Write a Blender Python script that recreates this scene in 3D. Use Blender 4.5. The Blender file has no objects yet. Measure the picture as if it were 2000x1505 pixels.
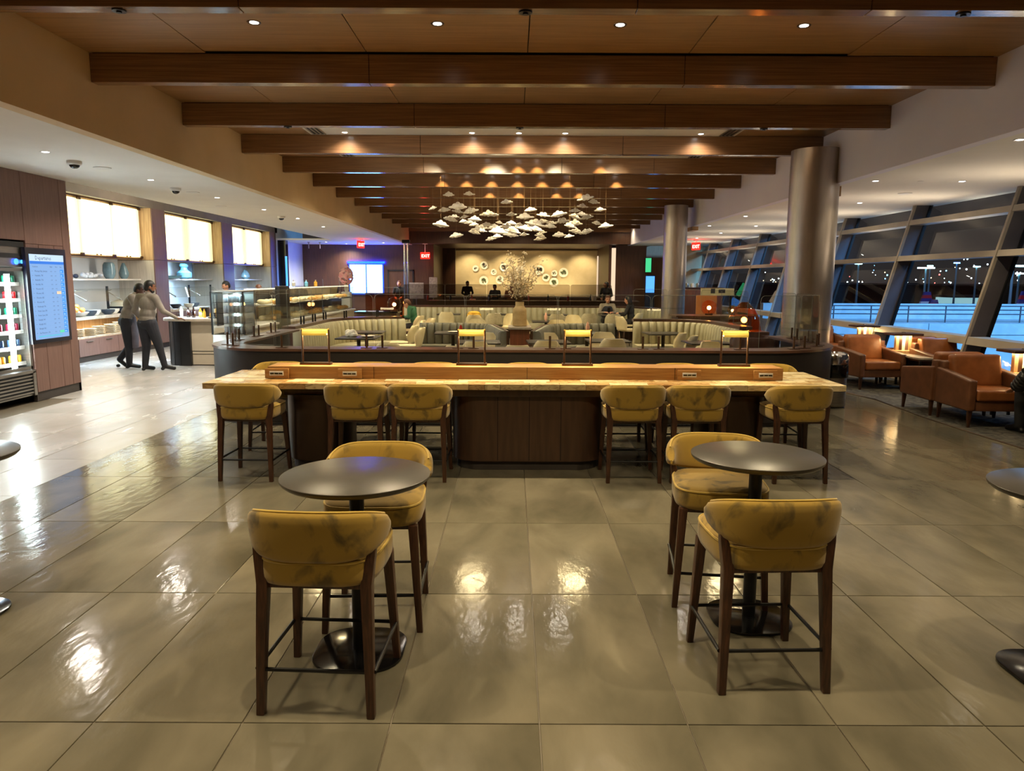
import bpy, bmesh, math, random
import numpy as np
from mathutils import Vector, Matrix
random.seed(7)
PI = math.pi
sc = bpy.context.scene
COL = sc.collection
def C(r, g, b):
    f = lambda c: (c/255/12.92) if c/255 <= .04045 else ((c/255+.055)/1.055)**2.4
    return (f(r), f(g), f(b), 1)
def rad(a): return a*PI/180

# ---------------------------------------------------------------- camera, world, exposure
CAMH = 1.75; F = 1430.0; PITCH = rad(8.2)
cam = bpy.data.cameras.new('camera'); camo = bpy.data.objects.new('camera', cam); COL.objects.link(camo)
cam.sensor_width = 36; cam.lens = F/2000*36; cam.clip_start = .05; cam.clip_end = 2000
camo.location = (0, 0, CAMH)
camo.rotation_euler = (Matrix.Rotation(rad(90)-PITCH, 3, 'X') @ Matrix.Rotation(rad(.25), 3, 'Z')).to_euler()
sc.camera = camo
W = bpy.data.worlds.new('night'); sc.world = W; W.use_nodes = True
W.node_tree.nodes['Background'].inputs[0].default_value = (.021, .0175, .0165, 1)
W.node_tree.nodes['Background'].inputs[1].default_value = 1.0
sc.view_settings.view_transform = 'Standard'; sc.view_settings.look = 'None'
sc.view_settings.gamma = 1; sc.view_settings.use_curve_mapping = False
sc.view_settings.exposure = 0.45
try:
    sc.cycles.use_denoising = True; sc.cycles.max_bounces = 8; sc.cycles.diffuse_bounces = 4
    sc.cycles.transparent_max_bounces = 24; sc.cycles.sample_clamp_indirect = 4; sc.cycles.caustics_reflective = False
except Exception: pass
def atz(x, y, Z):
    t = math.tan(math.atan((752.5-y)/F)-PITCH); Y = (Z-CAMH)/t
    return Vector(((x-1000)/F*(Y*math.cos(PITCH)+(CAMH-Z)*math.sin(PITCH)), Y, Z))
def aty(x, y, Y):
    Z = CAMH+Y*math.tan(math.atan((752.5-y)/F)-PITCH)
    return Vector(((x-1000)/F*(Y*math.cos(PITCH)+(CAMH-Z)*math.sin(PITCH)), Y, Z))

WARM = (1, .81, .50); WARM2 = (1, .72, .34); NEUT = (1, .90, .76); COOL = (.62, .80, 1)
def spot(loc, power, color=WARM, ang=95, blend=.55, target=None, r=.05):
    l = bpy.data.lights.new('spot', 'SPOT'); l.energy = power; l.color = color; l.spot_size = rad(ang); l.spot_blend = blend; l.shadow_soft_size = r
    o = bpy.data.objects.new('spot_light', l); COL.objects.link(o); o.location = loc
    if target is not None:
        o.rotation_euler = (Vector(target)-Vector(loc)).to_track_quat('-Z', 'Y').to_euler()
    return o
def area(loc, power, color, sx, sy, direction=(0, 0, -1), spread=180):
    l = bpy.data.lights.new('area', 'AREA'); l.energy = power; l.color = color; l.shape = 'RECTANGLE'; l.size = sx; l.size_y = sy
    l.spread = rad(spread)
    o = bpy.data.objects.new('area_light', l); COL.objects.link(o); o.location = loc
    o.rotation_euler = Vector(direction).to_track_quat('-Z', 'Y').to_euler()
    return o
def point(loc, power, color, r=.04):
    l = bpy.data.lights.new('bulb', 'POINT'); l.energy = power; l.color = color; l.shadow_soft_size = r
    o = bpy.data.objects.new('bulb_light', l); COL.objects.link(o); o.location = loc
    return o

# heights
ZC = 3.98     # wood ceiling
ZB = 3.70     # underside of beams
ZL = 3.20     # lower plaster ceilings
BY = [5.65+2.07*i for i in range(-3, 13)]      # beam front faces

# ---- lights of the room (downlight positions; their fittings are built further down)
DL_WOOD = [(-2.28, 6.82), (-.67, 6.83), (.94, 6.84), (2.56, 6.84), (-2.4, 2.6), (-.72, 2.6), (.97, 2.6), (2.68, 2.6), (-2.4, -1.2), (.97, -1.2)]
for x, y in DL_WOOD:
    spot((x, y, ZC-.03), 215 if y > 5 else 170, WARM, 128, .75, r=.03)
DL_WHITE = [(-2.58, 11.66), (-.63, 11.66), (.09, 11.66), (.80, 11.66), (2.88, 11.66)]
for x, y in DL_WHITE:
    spot((x, y, ZC-.03), 42, NEUT, 150, .9)
for x, y, p in [(-2.5, 15.3, 260), (0, 15.3, 260), (2.6, 15.3, 260), (-2.6, 19.4, 260), (0, 19.4, 230), (2.6, 19.4, 230), (-1.5, 25.5, 200), (1.8, 25.5, 200), (-2.6, 29.3, 110), (.4, 29.3, 110), (3.4, 29.3, 130), (4.5, 30.0, 30)]:
    spot((x, y, ZC-.05), p*1.1, WARM, 150, .9)  # the farthest row is added, without fittings, to brighten the header and end wall
# accent downlights that graze the beams above the cloud mobile
ACC = [(13.93, [-.48, .10, .45, 1.62]), (16.0, [-1.50, -.98, -.45, .10, .62, 1.15, 2.20]), (18.07, [-.55, .15, 1.05, 1.6])]
for yb, xs in ACC:
    for x in xs:
        spot((x, yb-.13, ZC-.03), 34, WARM2, 80, .3, r=.03)
for yb in (9.79, 11.86):      # added strips hidden behind the beams to brighten the white ceiling bays
    area((.1, yb+.17, 3.77), 26, WARM, 6.2, .05, (0, .25, 1))
# plaster ceiling downlights, left and right
DL_LEFT = [(-5.43, 8.8), (-5.38, 11.2), (-5.34, 13.57), (-5.26, 15.84), (-5.2, 18.1), (-5.3, 20.9), (-7.36, 29.4), (-6.9, 30.9), (-5.17, 29.8)]
for x, y in DL_LEFT:
    spot((x, y, ZL-.03), 250, NEUT, 150, .9)
DL_RIGHT = [(5.21, 7.81), (5.28, 10.98), (6.54, 10.98), (6.47, 14.0), (5.27, 16.95), (5.24, 19.91), (6.48, 19.91), (6.38, 22.86), (6.32, 25.58), (6.64, 29.0)]
for i, (x, y) in enumerate(DL_RIGHT):
    spot((x, y, ZL-.03), 60 if y > 8 else 35, WARM, 130, .8)
spot((5.6, 3.0, ZL-.03), 70, WARM, 140, .8); spot((-5.6, 4.8, ZL-.03), 200, NEUT, 150, .9); spot((-5.6, 1.0, ZL-.03), 150, NEUT, 150, .9)
# buffet niche: cool strips under the cabinets and the warm plate niche
for y0, y1 in [(11.8, 18.4), (19.2, 22.75), (23.7, 27.3)]:
    area((-9.35, (y0+y1)/2, 2.19), 19*(y1-y0), (.55, .78, 1), .08, y1-y0-.3, (-.25, 0, -1))
    area((-9.45, (y0+y1)/2, 1.67), 16*(y1-y0), (.50, .76, 1), .06, y1-y0-.3, (-.2, 0, -1))
area((-9.15, 15.6, .83), 26, WARM, .1, 3.6, (0, 0, -1))
# cove above the buffet
area((-7.6, 17, 3.86), 120, NEUT, .3, 10, (-1, 0, -.5))
for x in (-1.8, -.4, 1.0, 2.2):
    spot((x*.8, 12.15, ZC-.05), 150, WARM, 22, .9, target=(x, 17.0, 2.85))  # added spots without fittings, to whiten the hanging clouds
# added uplights over the window transoms that brighten the right ceiling, no real fittings
for y in (7, 10, 13, 16, 19, 22, 25, 28): area((7.28, y, 2.27), 13, (1, .80, .56), .12, 2.6, (-.25, 0, 1))
# art wall washers
for x in (-2.0, -.2, 1.6, 3.4):
    spot((x, 34.9, 3.12), 105, WARM, 100, .7, target=(x, 36, 1.6))
area((.7, 35.4, 1.12), 35, WARM, 5.5, .08, (0, .6, 1))
# night-lit deck outside: cold floodlights of the apron
for x in (12, 17, 22):
    area((x, 12, 9), 1700, (.17, .50, 1), 2, 2, (Vector((x+1, 24, .4))-Vector((x, 12, 9))))

# ---------------------------------------------------------------- materials
MATS = {}
def newmat(name):
    m = bpy.data.materials.new(name); m.use_nodes = True
    nt = m.node_tree; b = nt.nodes['Principled BSDF']; MATS[name] = m
    return m, nt, b
def pm(name, c1, c2=None, scale=(1, 1, 1), ns=5, detail=4, rough=.5, metal=0, bump=0, coat=0, coatr=.1, sheen=0, rnd=0, world=False, lo=.35, hi=.65, dist=0, spec=.5, bscale=None, rvar=0, aniso=0):
    m, nt, b = newmat(name); N = nt.nodes; L = nt.links
    b.inputs['Roughness'].default_value = rough; b.inputs['Metallic'].default_value = metal
    b.inputs['Coat Weight'].default_value = coat; b.inputs['Coat Roughness'].default_value = coatr
    b.inputs['Sheen Weight'].default_value = sheen; b.inputs['Specular IOR Level'].default_value = spec
    b.inputs['Anisotropic'].default_value = aniso
    b.inputs['Base Color'].default_value = c1
    if c2 is None and not bump: return m
    c2 = c2 or c1
    if world:
        src = N.new('ShaderNodeNewGeometry').outputs['Position']
    else:
        src = N.new('ShaderNodeTexCoord').outputs['Object']
    if rnd:
        oi = N.new('ShaderNodeObjectInfo'); mu = N.new('ShaderNodeVectorMath'); mu.operation = 'SCALE'; mu.inputs[0].default_value = (37, 53, 71)
        L.new(oi.outputs['Random'], mu.inputs['Scale']); ad = N.new('ShaderNodeVectorMath'); L.new(src, ad.inputs[0]); L.new(mu.outputs[0], ad.inputs[1]); src = ad.outputs[0]
    mp = N.new('ShaderNodeMapping'); mp.inputs['Scale'].default_value = scale; L.new(src, mp.inputs['Vector'])
    no = N.new('ShaderNodeTexNoise'); no.inputs['Scale'].default_value = ns; no.inputs['Detail'].default_value = detail; no.inputs['Distortion'].default_value = dist
    L.new(mp.outputs[0], no.inputs['Vector'])
    cr = N.new('ShaderNodeValToRGB'); cr.color_ramp.elements[0].position = lo; cr.color_ramp.elements[1].position = hi
    cr.color_ramp.elements[0].color = c1; cr.color_ramp.elements[1].color = c2
    L.new(no.outputs['Fac'], cr.inputs[0]); out = cr.outputs[0]
    if rnd and rnd > 0:
        hs = N.new('ShaderNodeHueSaturation'); mr = N.new('ShaderNodeMapRange'); mr.inputs['To Min'].default_value = 1-rnd; mr.inputs['To Max'].default_value = 1+rnd
        L.new(oi.outputs['Random'], mr.inputs['Value']); L.new(mr.outputs[0], hs.inputs['Value']); L.new(out, hs.inputs['Color']); out = hs.outputs[0]
    L.new(out, b.inputs['Base Color'])
    if rvar:
        mr2 = N.new('ShaderNodeMapRange'); mr2.inputs['To Min'].default_value = max(0, rough-rvar); mr2.inputs['To Max'].default_value = rough+rvar
        L.new(no.outputs['Fac'], mr2.inputs['Value']); L.new(mr2.outputs[0], b.inputs['Roughness'])
    if bump:
        bn = N.new('ShaderNodeBump'); bn.inputs['Strength'].default_value = bump; bn.inputs['Distance'].default_value = .02
        h = no.outputs['Fac']
        if bscale:
            n2 = N.new('ShaderNodeTexNoise'); n2.inputs['Scale'].default_value = bscale; n2.inputs['Detail'].default_value = 3
            L.new(mp.outputs[0], n2.inputs['Vector']); h = n2.outputs['Fac']
        L.new(h, bn.inputs['Height']); L.new(bn.outputs[0], b.inputs['Normal'])
    return m
def em(name, col, strength, base=(0, 0, 0, 1)):
    m, nt, b = newmat(name)
    b.inputs['Base Color'].default_value = base; b.inputs['Emission Color'].default_value = col; b.inputs['Emission Strength'].default_value = strength
    return m
def glassm(name, tint, gl=.06, rough=0.0, ior=1.45):
    m, nt, b = newmat(name); N = nt.nodes; L = nt.links; N.remove(b)
    tr = N.new('ShaderNodeBsdfTransparent'); tr.inputs[0].default_value = tint
    g = N.new('ShaderNodeBsdfGlossy'); g.inputs['Roughness'].default_value = rough; g.inputs['Color'].default_value = (1, 1, 1, 1)
    fr = N.new('ShaderNodeFresnel'); fr.inputs[0].default_value = ior
    ge = N.new('ShaderNodeNewGeometry'); inv = N.new('ShaderNodeMath'); inv.operation = 'SUBTRACT'; inv.inputs[0].default_value = 1; L.new(ge.outputs['Backfacing'], inv.inputs[1])
    mu = N.new('ShaderNodeMath'); mu.operation = 'MULTIPLY'; L.new(fr.outputs[0], mu.inputs[0]); L.new(inv.outputs[0], mu.inputs[1])
    mx = N.new('ShaderNodeMixShader'); L.new(mu.outputs[0], mx.inputs[0]); L.new(tr.outputs[0], mx.inputs[1]); L.new(g.outputs[0], mx.inputs[2])
    L.new(mx.outputs[0], N['Material Output'].inputs[0]); return m

wood_beam = pm('walnut_veneer', C(112, 80, 54), C(136, 100, 68), (.5, 9, 26), 3, 5, .27, bump=.015, rnd=.0, world=True)
wood_under = pm('walnut_sheen_underside', C(122, 88, 60), C(146, 108, 74), (.5, 9, 26), 3, 5, .15, world=True, coat=.3, coatr=.12)  # same veneer, lightened and glossed to carry the sheen of reflected light
wood_ceil = pm('walnut_ceiling', C(150, 115, 76), C(172, 134, 92), (.5, 14, 9), 3, 5, .4, bump=.03, world=True)
wood_pink = pm('rift_oak_pinkish', C(104, 77, 68), C(119, 90, 80), (14, 14, .6), 4, 5, .45, bump=.03, world=True)
wood_tan = pm('light_oak', C(176, 140, 100), C(204, 170, 128), (9, 9, .5), 4, 5, .5, world=True)
wood_dark = pm('dark_wood', C(62, 38, 24), C(78, 48, 31), (7, 7, .6), 4, 5, .4, world=True)
wood_wall = pm('brown_wood_wall', C(72, 46, 33), C(88, 58, 41), (7, 7, .5), 4, 5, .45, world=True)
wood_leg = pm('walnut_leg', C(50, 30, 19), C(78, 48, 30), (40, 40, 3), 3, 4, .35, rnd=.12)
wood_spine = pm('honey_oak', C(150, 106, 58), C(174, 130, 76), (1.2, 14, 22), 3, 5, .4, world=True)
wood_base = pm('table_base_walnut', C(62, 42, 29), C(74, 51, 36), (9, 9, .8), 3, 5, .35, world=True)
wood_red = pm('cherry_wood', C(104, 56, 32), C(128, 70, 42), (9, 9, .6), 3, 4, .4, world=True)
joint = pm('joint_dark', C(22, 14, 10), rough=.8)
velvet = pm('mustard_velvet', C(88, 70, 20), C(148, 118, 36), (1, 1, .7), 10, 8, .85, sheen=.3, bump=.03, rnd=.06, lo=.32, hi=.47, dist=.5)
velvet_seam = pm('mustard_piping', C(168, 138, 52), C(188, 158, 66), ns=8, rough=.8, sheen=.3)
black_metal = pm('black_metal', C(18, 17, 17), C(26, 25, 25), ns=12, rough=.35, metal=.4)
black_top = pm('charcoal_top', C(56, 52, 47), C(62, 58, 52), ns=14, detail=8, rough=.33)
bronze = pm('bronze_metal', C(88, 66, 52), C(104, 80, 62), ns=6, rough=.3, metal=.9)
brass = pm('brass', C(204, 170, 80), C(220, 188, 100), ns=6, rough=.35, metal=.7)
steel = pm('brushed_steel', C(150, 146, 140), C(172, 168, 160), (1, 1, 30), 4, 3, .34, metal=.95)
colsteel = pm('column_steel', C(176, 166, 158), C(188, 178, 170), (3, 3, .6), 5, 5, .36, metal=.9, world=True)
chrome = pm('chrome', C(200, 200, 205), C(210, 210, 214), ns=3, rough=.12, metal=1)
plaster = pm('white_plaster', C(238, 234, 226), C(242, 238, 230), ns=2, rough=.8, world=True)
plaster_tan = pm('tan_plaster', C(216, 190, 146), C(224, 198, 156), ns=1.2, rough=.75, world=True, bump=.02)
plaster_lav = pm('offwhite_fascia', C(236, 232, 246), C(240, 236, 248), ns=1.2, rough=.75, world=True)
taupe = pm('taupe_bulkhead', C(112, 100, 86), C(120, 108, 94), ns=3, rough=.6, world=True)
white_lam = pm('white_laminate', C(226, 222, 214), C(232, 228, 222), ns=3, rough=.4)
niche_back = pm('white_niche', C(214, 224, 232), C(222, 230, 238), ns=2, rough=.6)
stone_top = pm('pale_stone_top', C(172, 160, 142), C(196, 184, 166), ns=9, detail=6, rough=.25)
beige_panel = pm('beige_panel', C(190, 176, 152), C(200, 186, 162), ns=2, rough=.5)
dark_kick = pm('dark_kick', C(48, 42, 38), C(56, 50, 46), ns=4, rough=.6)
black_fluted = pm('black_laminate', C(22, 20, 20), C(30, 28, 27), ns=4, rough=.4)
halfwall = pm('dark_brown_panel', C(20, 15, 13), C(26, 20, 17), (1, 1, .4), 3, 3, .5, world=True)
trimwood = pm('half_wall_cap', C(72, 48, 36), C(84, 58, 43), (3, 3, 12), 3, 4, .3, world=True)
cream = pm('cream_leather', C(222, 208, 164), C(232, 219, 178), ns=8, rough=.45, bump=.01)
cream2 = pm('taupe_cream_fabric', C(188, 178, 146), C(200, 190, 158), ns=20, rough=.7)
tuft = pm('cream_tufted_vinyl', C(172, 166, 138), C(186, 180, 150), ns=5, rough=.45)
tuftgrey = pm('grey_tufted_vinyl', C(98, 98, 86), C(114, 113, 100), ns=5, rough=.5)
leather = pm('tan_leather', C(132, 78, 38), C(156, 94, 50), ns=7, detail=6, rough=.32, bump=.05, rvar=.06, rnd=.05)
leather_dk = pm('brown_leather', C(96, 60, 38), C(112, 71, 46), ns=9, detail=6, rough=.4, bump=.05)
black = pm('matte_black', C(14, 14, 15), rough=.6)
glossy_black = pm('gloss_black', C(12, 12, 13), rough=.12)
mull_light = pm('mullion_light', C(148, 140, 128), C(158, 150, 138), ns=3, rough=.5)
mull_grey = pm('mullion_grey', C(80, 77, 82), C(88, 84, 90), ns=3, rough=.6)
gasket = pm('black_gasket', C(10, 10, 12), rough=.5)
edge_m = pm('glass_edge_highlight', C(120, 124, 118), rough=.2)  # pale line colour standing in for highlights on the pane edges
glass = glassm('clear_glass', (.93, .94, .93, 1))
glass_grey = glassm('grey_glass', (.70, .68, .66, 1))
glass_win = glassm('window_glass', (.88, .92, .95, 1))
skin_d = pm('skin_dark', C(76, 46, 34), C(88, 54, 40), ns=8, rough=.5)
skin_m = pm('skin_brown', C(128, 84, 60), C(140, 94, 68), ns=8, rough=.5)
skin_l = pm('skin_light', C(204, 146, 116), C(214, 158, 128), ns=8, rough=.5)
hair_b = pm('black_hair', C(14, 11, 10), C(24, 19, 17), (1, 1, 6), 30, rough=.5)
hair_br = pm('brown_hair', C(72, 40, 24), C(98, 58, 36), (1, 1, 6), 30, rough=.5)
shirt = pm('grey_beige_shirt', C(122, 114, 104), C(140, 131, 120), ns=7, rough=.8, bump=.25, detail=5)
trousers = pm('black_trousers', C(24, 24, 30), C(32, 32, 40), ns=7, rough=.8, bump=.2)
apronm = pm('charcoal_apron', C(54, 48, 54), C(62, 56, 62), ns=12, rough=.85, bump=.15)
shoe = pm('black_shoes', C(16, 15, 16), rough=.4)
def tilemat(name, a, b_, rough, bump, spec=.5):
    m = pm(name, a, b_, (1, .45, 1), 2.6, 7, rough, bump=bump, rnd=.035, world=True, lo=.3, hi=.7, spec=spec, bscale=16, rvar=.05, dist=.4)
    return m
tile_a = tilemat('taupe_stone_tile', C(82, 78, 65), C(120, 113, 96), .135, .10, .2)
tile_b = tilemat('pale_stone_tile', C(156, 151, 143), C(174, 169, 161), .26, .03)
carpet = pm('charcoal_carpet', C(52, 50, 46), C(92, 88, 78), (1, 1, 1), 5, 8, .95, bump=.3, world=True, lo=.42, hi=.6, dist=2, bscale=120)
# mosaic of pale petrified-wood tiles
m, nt, b = newmat('petrified_mosaic'); N = nt.nodes; L = nt.links
oi = N.new('ShaderNodeObjectInfo'); cr = N.new('ShaderNodeValToRGB'); e = cr.color_ramp
e.elements[0].color = C(196, 166, 116); e.elements[1].color = C(232, 214, 170)
x = e.elements.new(.25); x.color = C(176, 138, 88)
x = e.elements.new(.45); x.color = C(222, 200, 152)
x = e.elements.new(.65); x.color = C(188, 168, 124)
x = e.elements.new(.82); x.color = C(236, 222, 186)
L.new(oi.outputs['Random'], cr.inputs[0])
geo = N.new('ShaderNodeNewGeometry'); mp = N.new('ShaderNodeMapping'); mp.inputs['Scale'].default_value = (5, 14, 14)
mu = N.new('ShaderNodeVectorMath'); mu.operation = 'SCALE'; mu.inputs[0].default_value = (37, 53, 71); L.new(oi.outputs['Random'], mu.inputs['Scale'])
ad = N.new('ShaderNodeVectorMath'); L.new(geo.outputs['Position'], ad.inputs[0]); L.new(mu.outputs[0], ad.inputs[1]); L.new(ad.outputs[0], mp.inputs[0])
no = N.new('ShaderNodeTexNoise'); no.inputs['Scale'].default_value = 2.2; no.inputs['Detail'].default_value = 6; no.inputs['Distortion'].default_value = 1.5; L.new(mp.outputs[0], no.inputs[0])
cr2 = N.new('ShaderNodeValToRGB'); cr2.color_ramp.elements[0].position = .33; cr2.color_ramp.elements[0].color = (.42, .32, .22, 1); cr2.color_ramp.elements[1].position = .52; cr2.color_ramp.elements[1].color = (1, 1, 1, 1)
L.new(no.outputs[0], cr2.inputs[0]); mx = N.new('ShaderNodeMix'); mx.data_type = 'RGBA'; mx.blend_type = 'MULTIPLY'; mx.inputs[0].default_value = .75
L.new(cr.outputs[0], mx.inputs[6]); L.new(cr2.outputs[0], mx.inputs[7]); L.new(mx.outputs[2], b.inputs['Base Color']); b.inputs['Roughness'].default_value = .22
mosaic = m

# ---------------------------------------------------------------- mesh helpers
class MB:
    def __init__(s): s.v = []; s.f = []; s.m = []; s.cur = 0
    def add(s, vs, fs):
        n = len(s.v); s.v += [tuple(v) for v in vs]; s.f += [tuple(i+n for i in f) for f in fs]; s.m += [s.cur]*len(fs); return s
    def box(s, x0, x1, y0, y1, z0, z1):
        return s.add([(x0, y0, z0), (x1, y0, z0), (x1, y1, z0), (x0, y1, z0), (x0, y0, z1), (x1, y0, z1), (x1, y1, z1), (x0, y1, z1)],
                     [(0, 3, 2, 1), (4, 5, 6, 7), (0, 1, 5, 4), (1, 2, 6, 5), (2, 3, 7, 6), (3, 0, 4, 7)])
    def cbox(s, c, sx, sy, sz): return s.box(c[0]-sx/2, c[0]+sx/2, c[1]-sy/2, c[1]+sy/2, c[2]-sz/2, c[2]+sz/2)
    def cyl(s, p0, p1, r0, r1=None, n=12, ang=0, sq=None):
        r1 = r0 if r1 is None else r1; p0 = Vector(p0); p1 = Vector(p1); d = (p1-p0).normalized()
        u = d.orthogonal().normalized() if abs(d.z) < .95 else Vector((1, 0, 0)); u = (u-d*u.dot(d)).normalized(); w = d.cross(u)
        vs = []
        for p, r in ((p0, r0), (p1, r1)):
            for i in range(n):
                a = 2*PI*i/n+ang; vs.append(p+u*math.cos(a)*r+w*math.sin(a)*r)
        fs = [(i, (i+1) % n, n+(i+1) % n, n+i) for i in range(n)]+[tuple(range(n-1, -1, -1)), tuple(range(n, 2*n))]
        return s.add(vs, fs)
    def lathe(s, prof, c=(0, 0, 0), n=24, close=True):
        vs = []; fs = []; k = len(prof)
        for i in range(n):
            a = 2*PI*i/n
            for r, z in prof: vs.append((c[0]+r*math.cos(a), c[1]+r*math.sin(a), c[2]+z))
        for i in range(n):
            j = (i+1) % n
            for q in range(k-1): fs.append((i*k+q, j*k+q, j*k+q+1, i*k+q+1))
        if close:
            if prof[0][0] > 1e-6: fs.append(tuple(i*k for i in range(n-1, -1, -1)))
            if prof[-1][0] > 1e-6: fs.append(tuple(i*k+k-1 for i in range(n)))
        return s.add(vs, fs)
    def ring(s, rings, closed=True, caps=True, loop=False):
        n = len(rings[0]); vs = [p for r in rings for p in r]; fs = []
        R = len(rings)
        for a in range(R if loop else R-1):
            b_ = (a+1) % R
            for i in range(n if closed else n-1):
                j = (i+1) % n; fs.append((a*n+i, a*n+j, b_*n+j, b_*n+i))
        if caps and closed and not loop: fs += [tuple(range(n-1, -1, -1)), tuple((R-1)*n+i for i in range(n))]
        return s.add(vs, fs)
    def tube(s, pts, r, n=8, loop=False):
        pts = [Vector(p) for p in pts]; rings = []; up = None
        for i, p in enumerate(pts):
            if loop: d = pts[(i+1) % len(pts)]-pts[i-1]
            else: d = (pts[min(i+1, len(pts)-1)]-pts[max(i-1, 0)])
            d.normalize(); u = (d.orthogonal() if up is None else up-d*up.dot(d)).normalized(); up = u; w = d.cross(u)
            rr = r[i] if isinstance(r, (list, tuple)) else r
            rings.append([p+u*math.cos(2*PI*k/n)*rr+w*math.sin(2*PI*k/n)*rr for k in range(n)])
        return s.ring(rings, loop=loop)
    def sph(s, c, rx, ry=None, rz=None, nu=14, nv=9, M=None):
        ry = ry or rx; rz = rz or rx; vs = [(0, 0, -rz)]
        for j in range(1, nv):
            t = PI*j/nv-PI/2
            for i in range(nu): a = 2*PI*i/nu; vs.append((rx*math.cos(t)*math.cos(a), ry*math.cos(t)*math.sin(a), rz*math.sin(t)))
        vs.append((0, 0, rz)); fs = [(0, 1+(i+1) % nu, 1+i) for i in range(nu)]
        for j in range(nv-2):
            for i in range(nu): a = 1+j*nu; k = (i+1) % nu; fs.append((a+i, a+k, a+nu+k, a+nu+i))
        l = len(vs)-1; a = 1+(nv-2)*nu; fs += [(a+i, a+(i+1) % nu, l) for i in range(nu)]
        c = Vector(c); vs = [(M @ Vector(v) if M else Vector(v))+c for v in vs]
        return s.add(vs, fs)
    def prism(s, poly, z0, z1):
        n = len(poly); return s.add([(x, y, z0) for x, y in poly]+[(x, y, z1) for x, y in poly],
            [tuple(range(n-1, -1, -1)), tuple(range(n, 2*n))]+[(i, (i+1) % n, n+(i+1) % n, n+i) for i in range(n)])
    def rpoly(s, x0, x1, y0, y1, r, n=6):
        p = []
        for cx, cy, a0 in ((x1-r, y1-r, 0), (x0+r, y1-r, 90), (x0+r, y0+r, 180), (x1-r, y0+r, 270)):
            for i in range(n+1): a = rad(a0+90*i/n); p.append((cx+r*math.cos(a), cy+r*math.sin(a)))
        return p
    def build(s, name, mats, parent=None, bevel=0, seg=2, smooth=35, sub=0, data_only=False):
        me = bpy.data.meshes.new(name); me.from_pydata(s.v, [], s.f); me.update()
        mats = mats if isinstance(mats, (list, tuple)) else [mats]
        for mm in mats: me.materials.append(mm)
        if len(mats) > 1: me.polygons.foreach_set('material_index', s.m)
        if bevel:
            bm = bmesh.new(); bm.from_mesh(me)
            es = [e for e in bm.edges if len(e.link_faces) == 2 and e.calc_face_angle(0) > rad(40)]
            bmesh.ops.bevel(bm, geom=es, offset=bevel, segments=seg, affect='EDGES', profile=.6, clamp_overlap=True)
            bm.to_mesh(me); bm.free()
        if smooth:
            me.polygons.foreach_set('use_smooth', [True]*len(me.polygons)); me.set_sharp_from_angle(angle=rad(smooth))
        me.update()
        if data_only: return me
        return link(name, me, parent, sub)
def link(name, me, parent=None, sub=0):
    o = bpy.data.objects.new(name, me); COL.objects.link(o)
    if parent: o.parent = parent
    if sub:
        md = o.modifiers.new('s', 'SUBSURF'); md.levels = sub; md.render_levels = sub
    return o
def tag(o, label=None, cat=None, group=None, kind=None):
    if label: o['label'] = label
    if cat: o['category'] = cat
    if group: o['group'] = group
    if kind: o['kind'] = kind
    return o
def thing(name, label, cat, loc=(0, 0, 0), rz=0, group=None, kind=None):
    o = bpy.data.objects.new(name, None); COL.objects.link(o); o.location = loc; o.rotation_euler = (0, 0, rz); o.empty_display_size = .1
    return tag(o, label, cat, group, kind)
def dup(root, loc, rz=None, label=None, group=None, sc_=None):
    r = root.copy(); COL.objects.link(r); r.location = loc
    if rz is not None: r.rotation_euler = (0, 0, rz)
    if sc_: r.scale = sc_
    if label: r['label'] = label
    if group: r['group'] = group
    def rec(src, dst):
        for ch in KIDS.get(src.name) or [c for c in src.children]:
            c = ch.copy(); COL.objects.link(c); c.parent = dst; rec(ch, c)
    rec(root, r); return r
KIDS = {}
ORD = ['first', 'second', 'third', 'fourth', 'fifth', 'sixth', 'seventh', 'eighth', 'ninth', 'tenth', 'eleventh', 'twelfth', 'thirteenth', 'fourteenth', 'fifteenth', 'sixteenth', 'seventeenth', 'eighteenth', 'nineteenth', 'twentieth']
def textmesh(items, name, material, parent, flat='XZ'):
    """items: (string, x, z, size, y) laid in the local XZ plane, facing -Y; one mesh"""
    V = []; Fc = []
    for s_, x, z, size, y in items:
        cu = bpy.data.curves.new('t', 'FONT'); cu.body = s_; cu.size = size; cu.resolution_u = 1
        o = bpy.data.objects.new('t', cu); COL.objects.link(o)
        dg = bpy.context.evaluated_depsgraph_get(); me = bpy.data.meshes.new_from_object(o.evaluated_get(dg))
        n = len(V); V += [(v.co.x+x, y, v.co.y+z) for v in me.vertices]; Fc += [tuple(i+n for i in p.vertices) for p in me.polygons]
        bpy.data.objects.remove(o); bpy.data.curves.remove(cu); bpy.data.meshes.remove(me)
    b_ = MB(); b_.add(V, Fc); return b_.build(name, material, parent, smooth=0)
def struct(name, mb, m, **k):
    o = mb.build(name, m, **k); o['kind'] = 'structure'; return o
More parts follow.
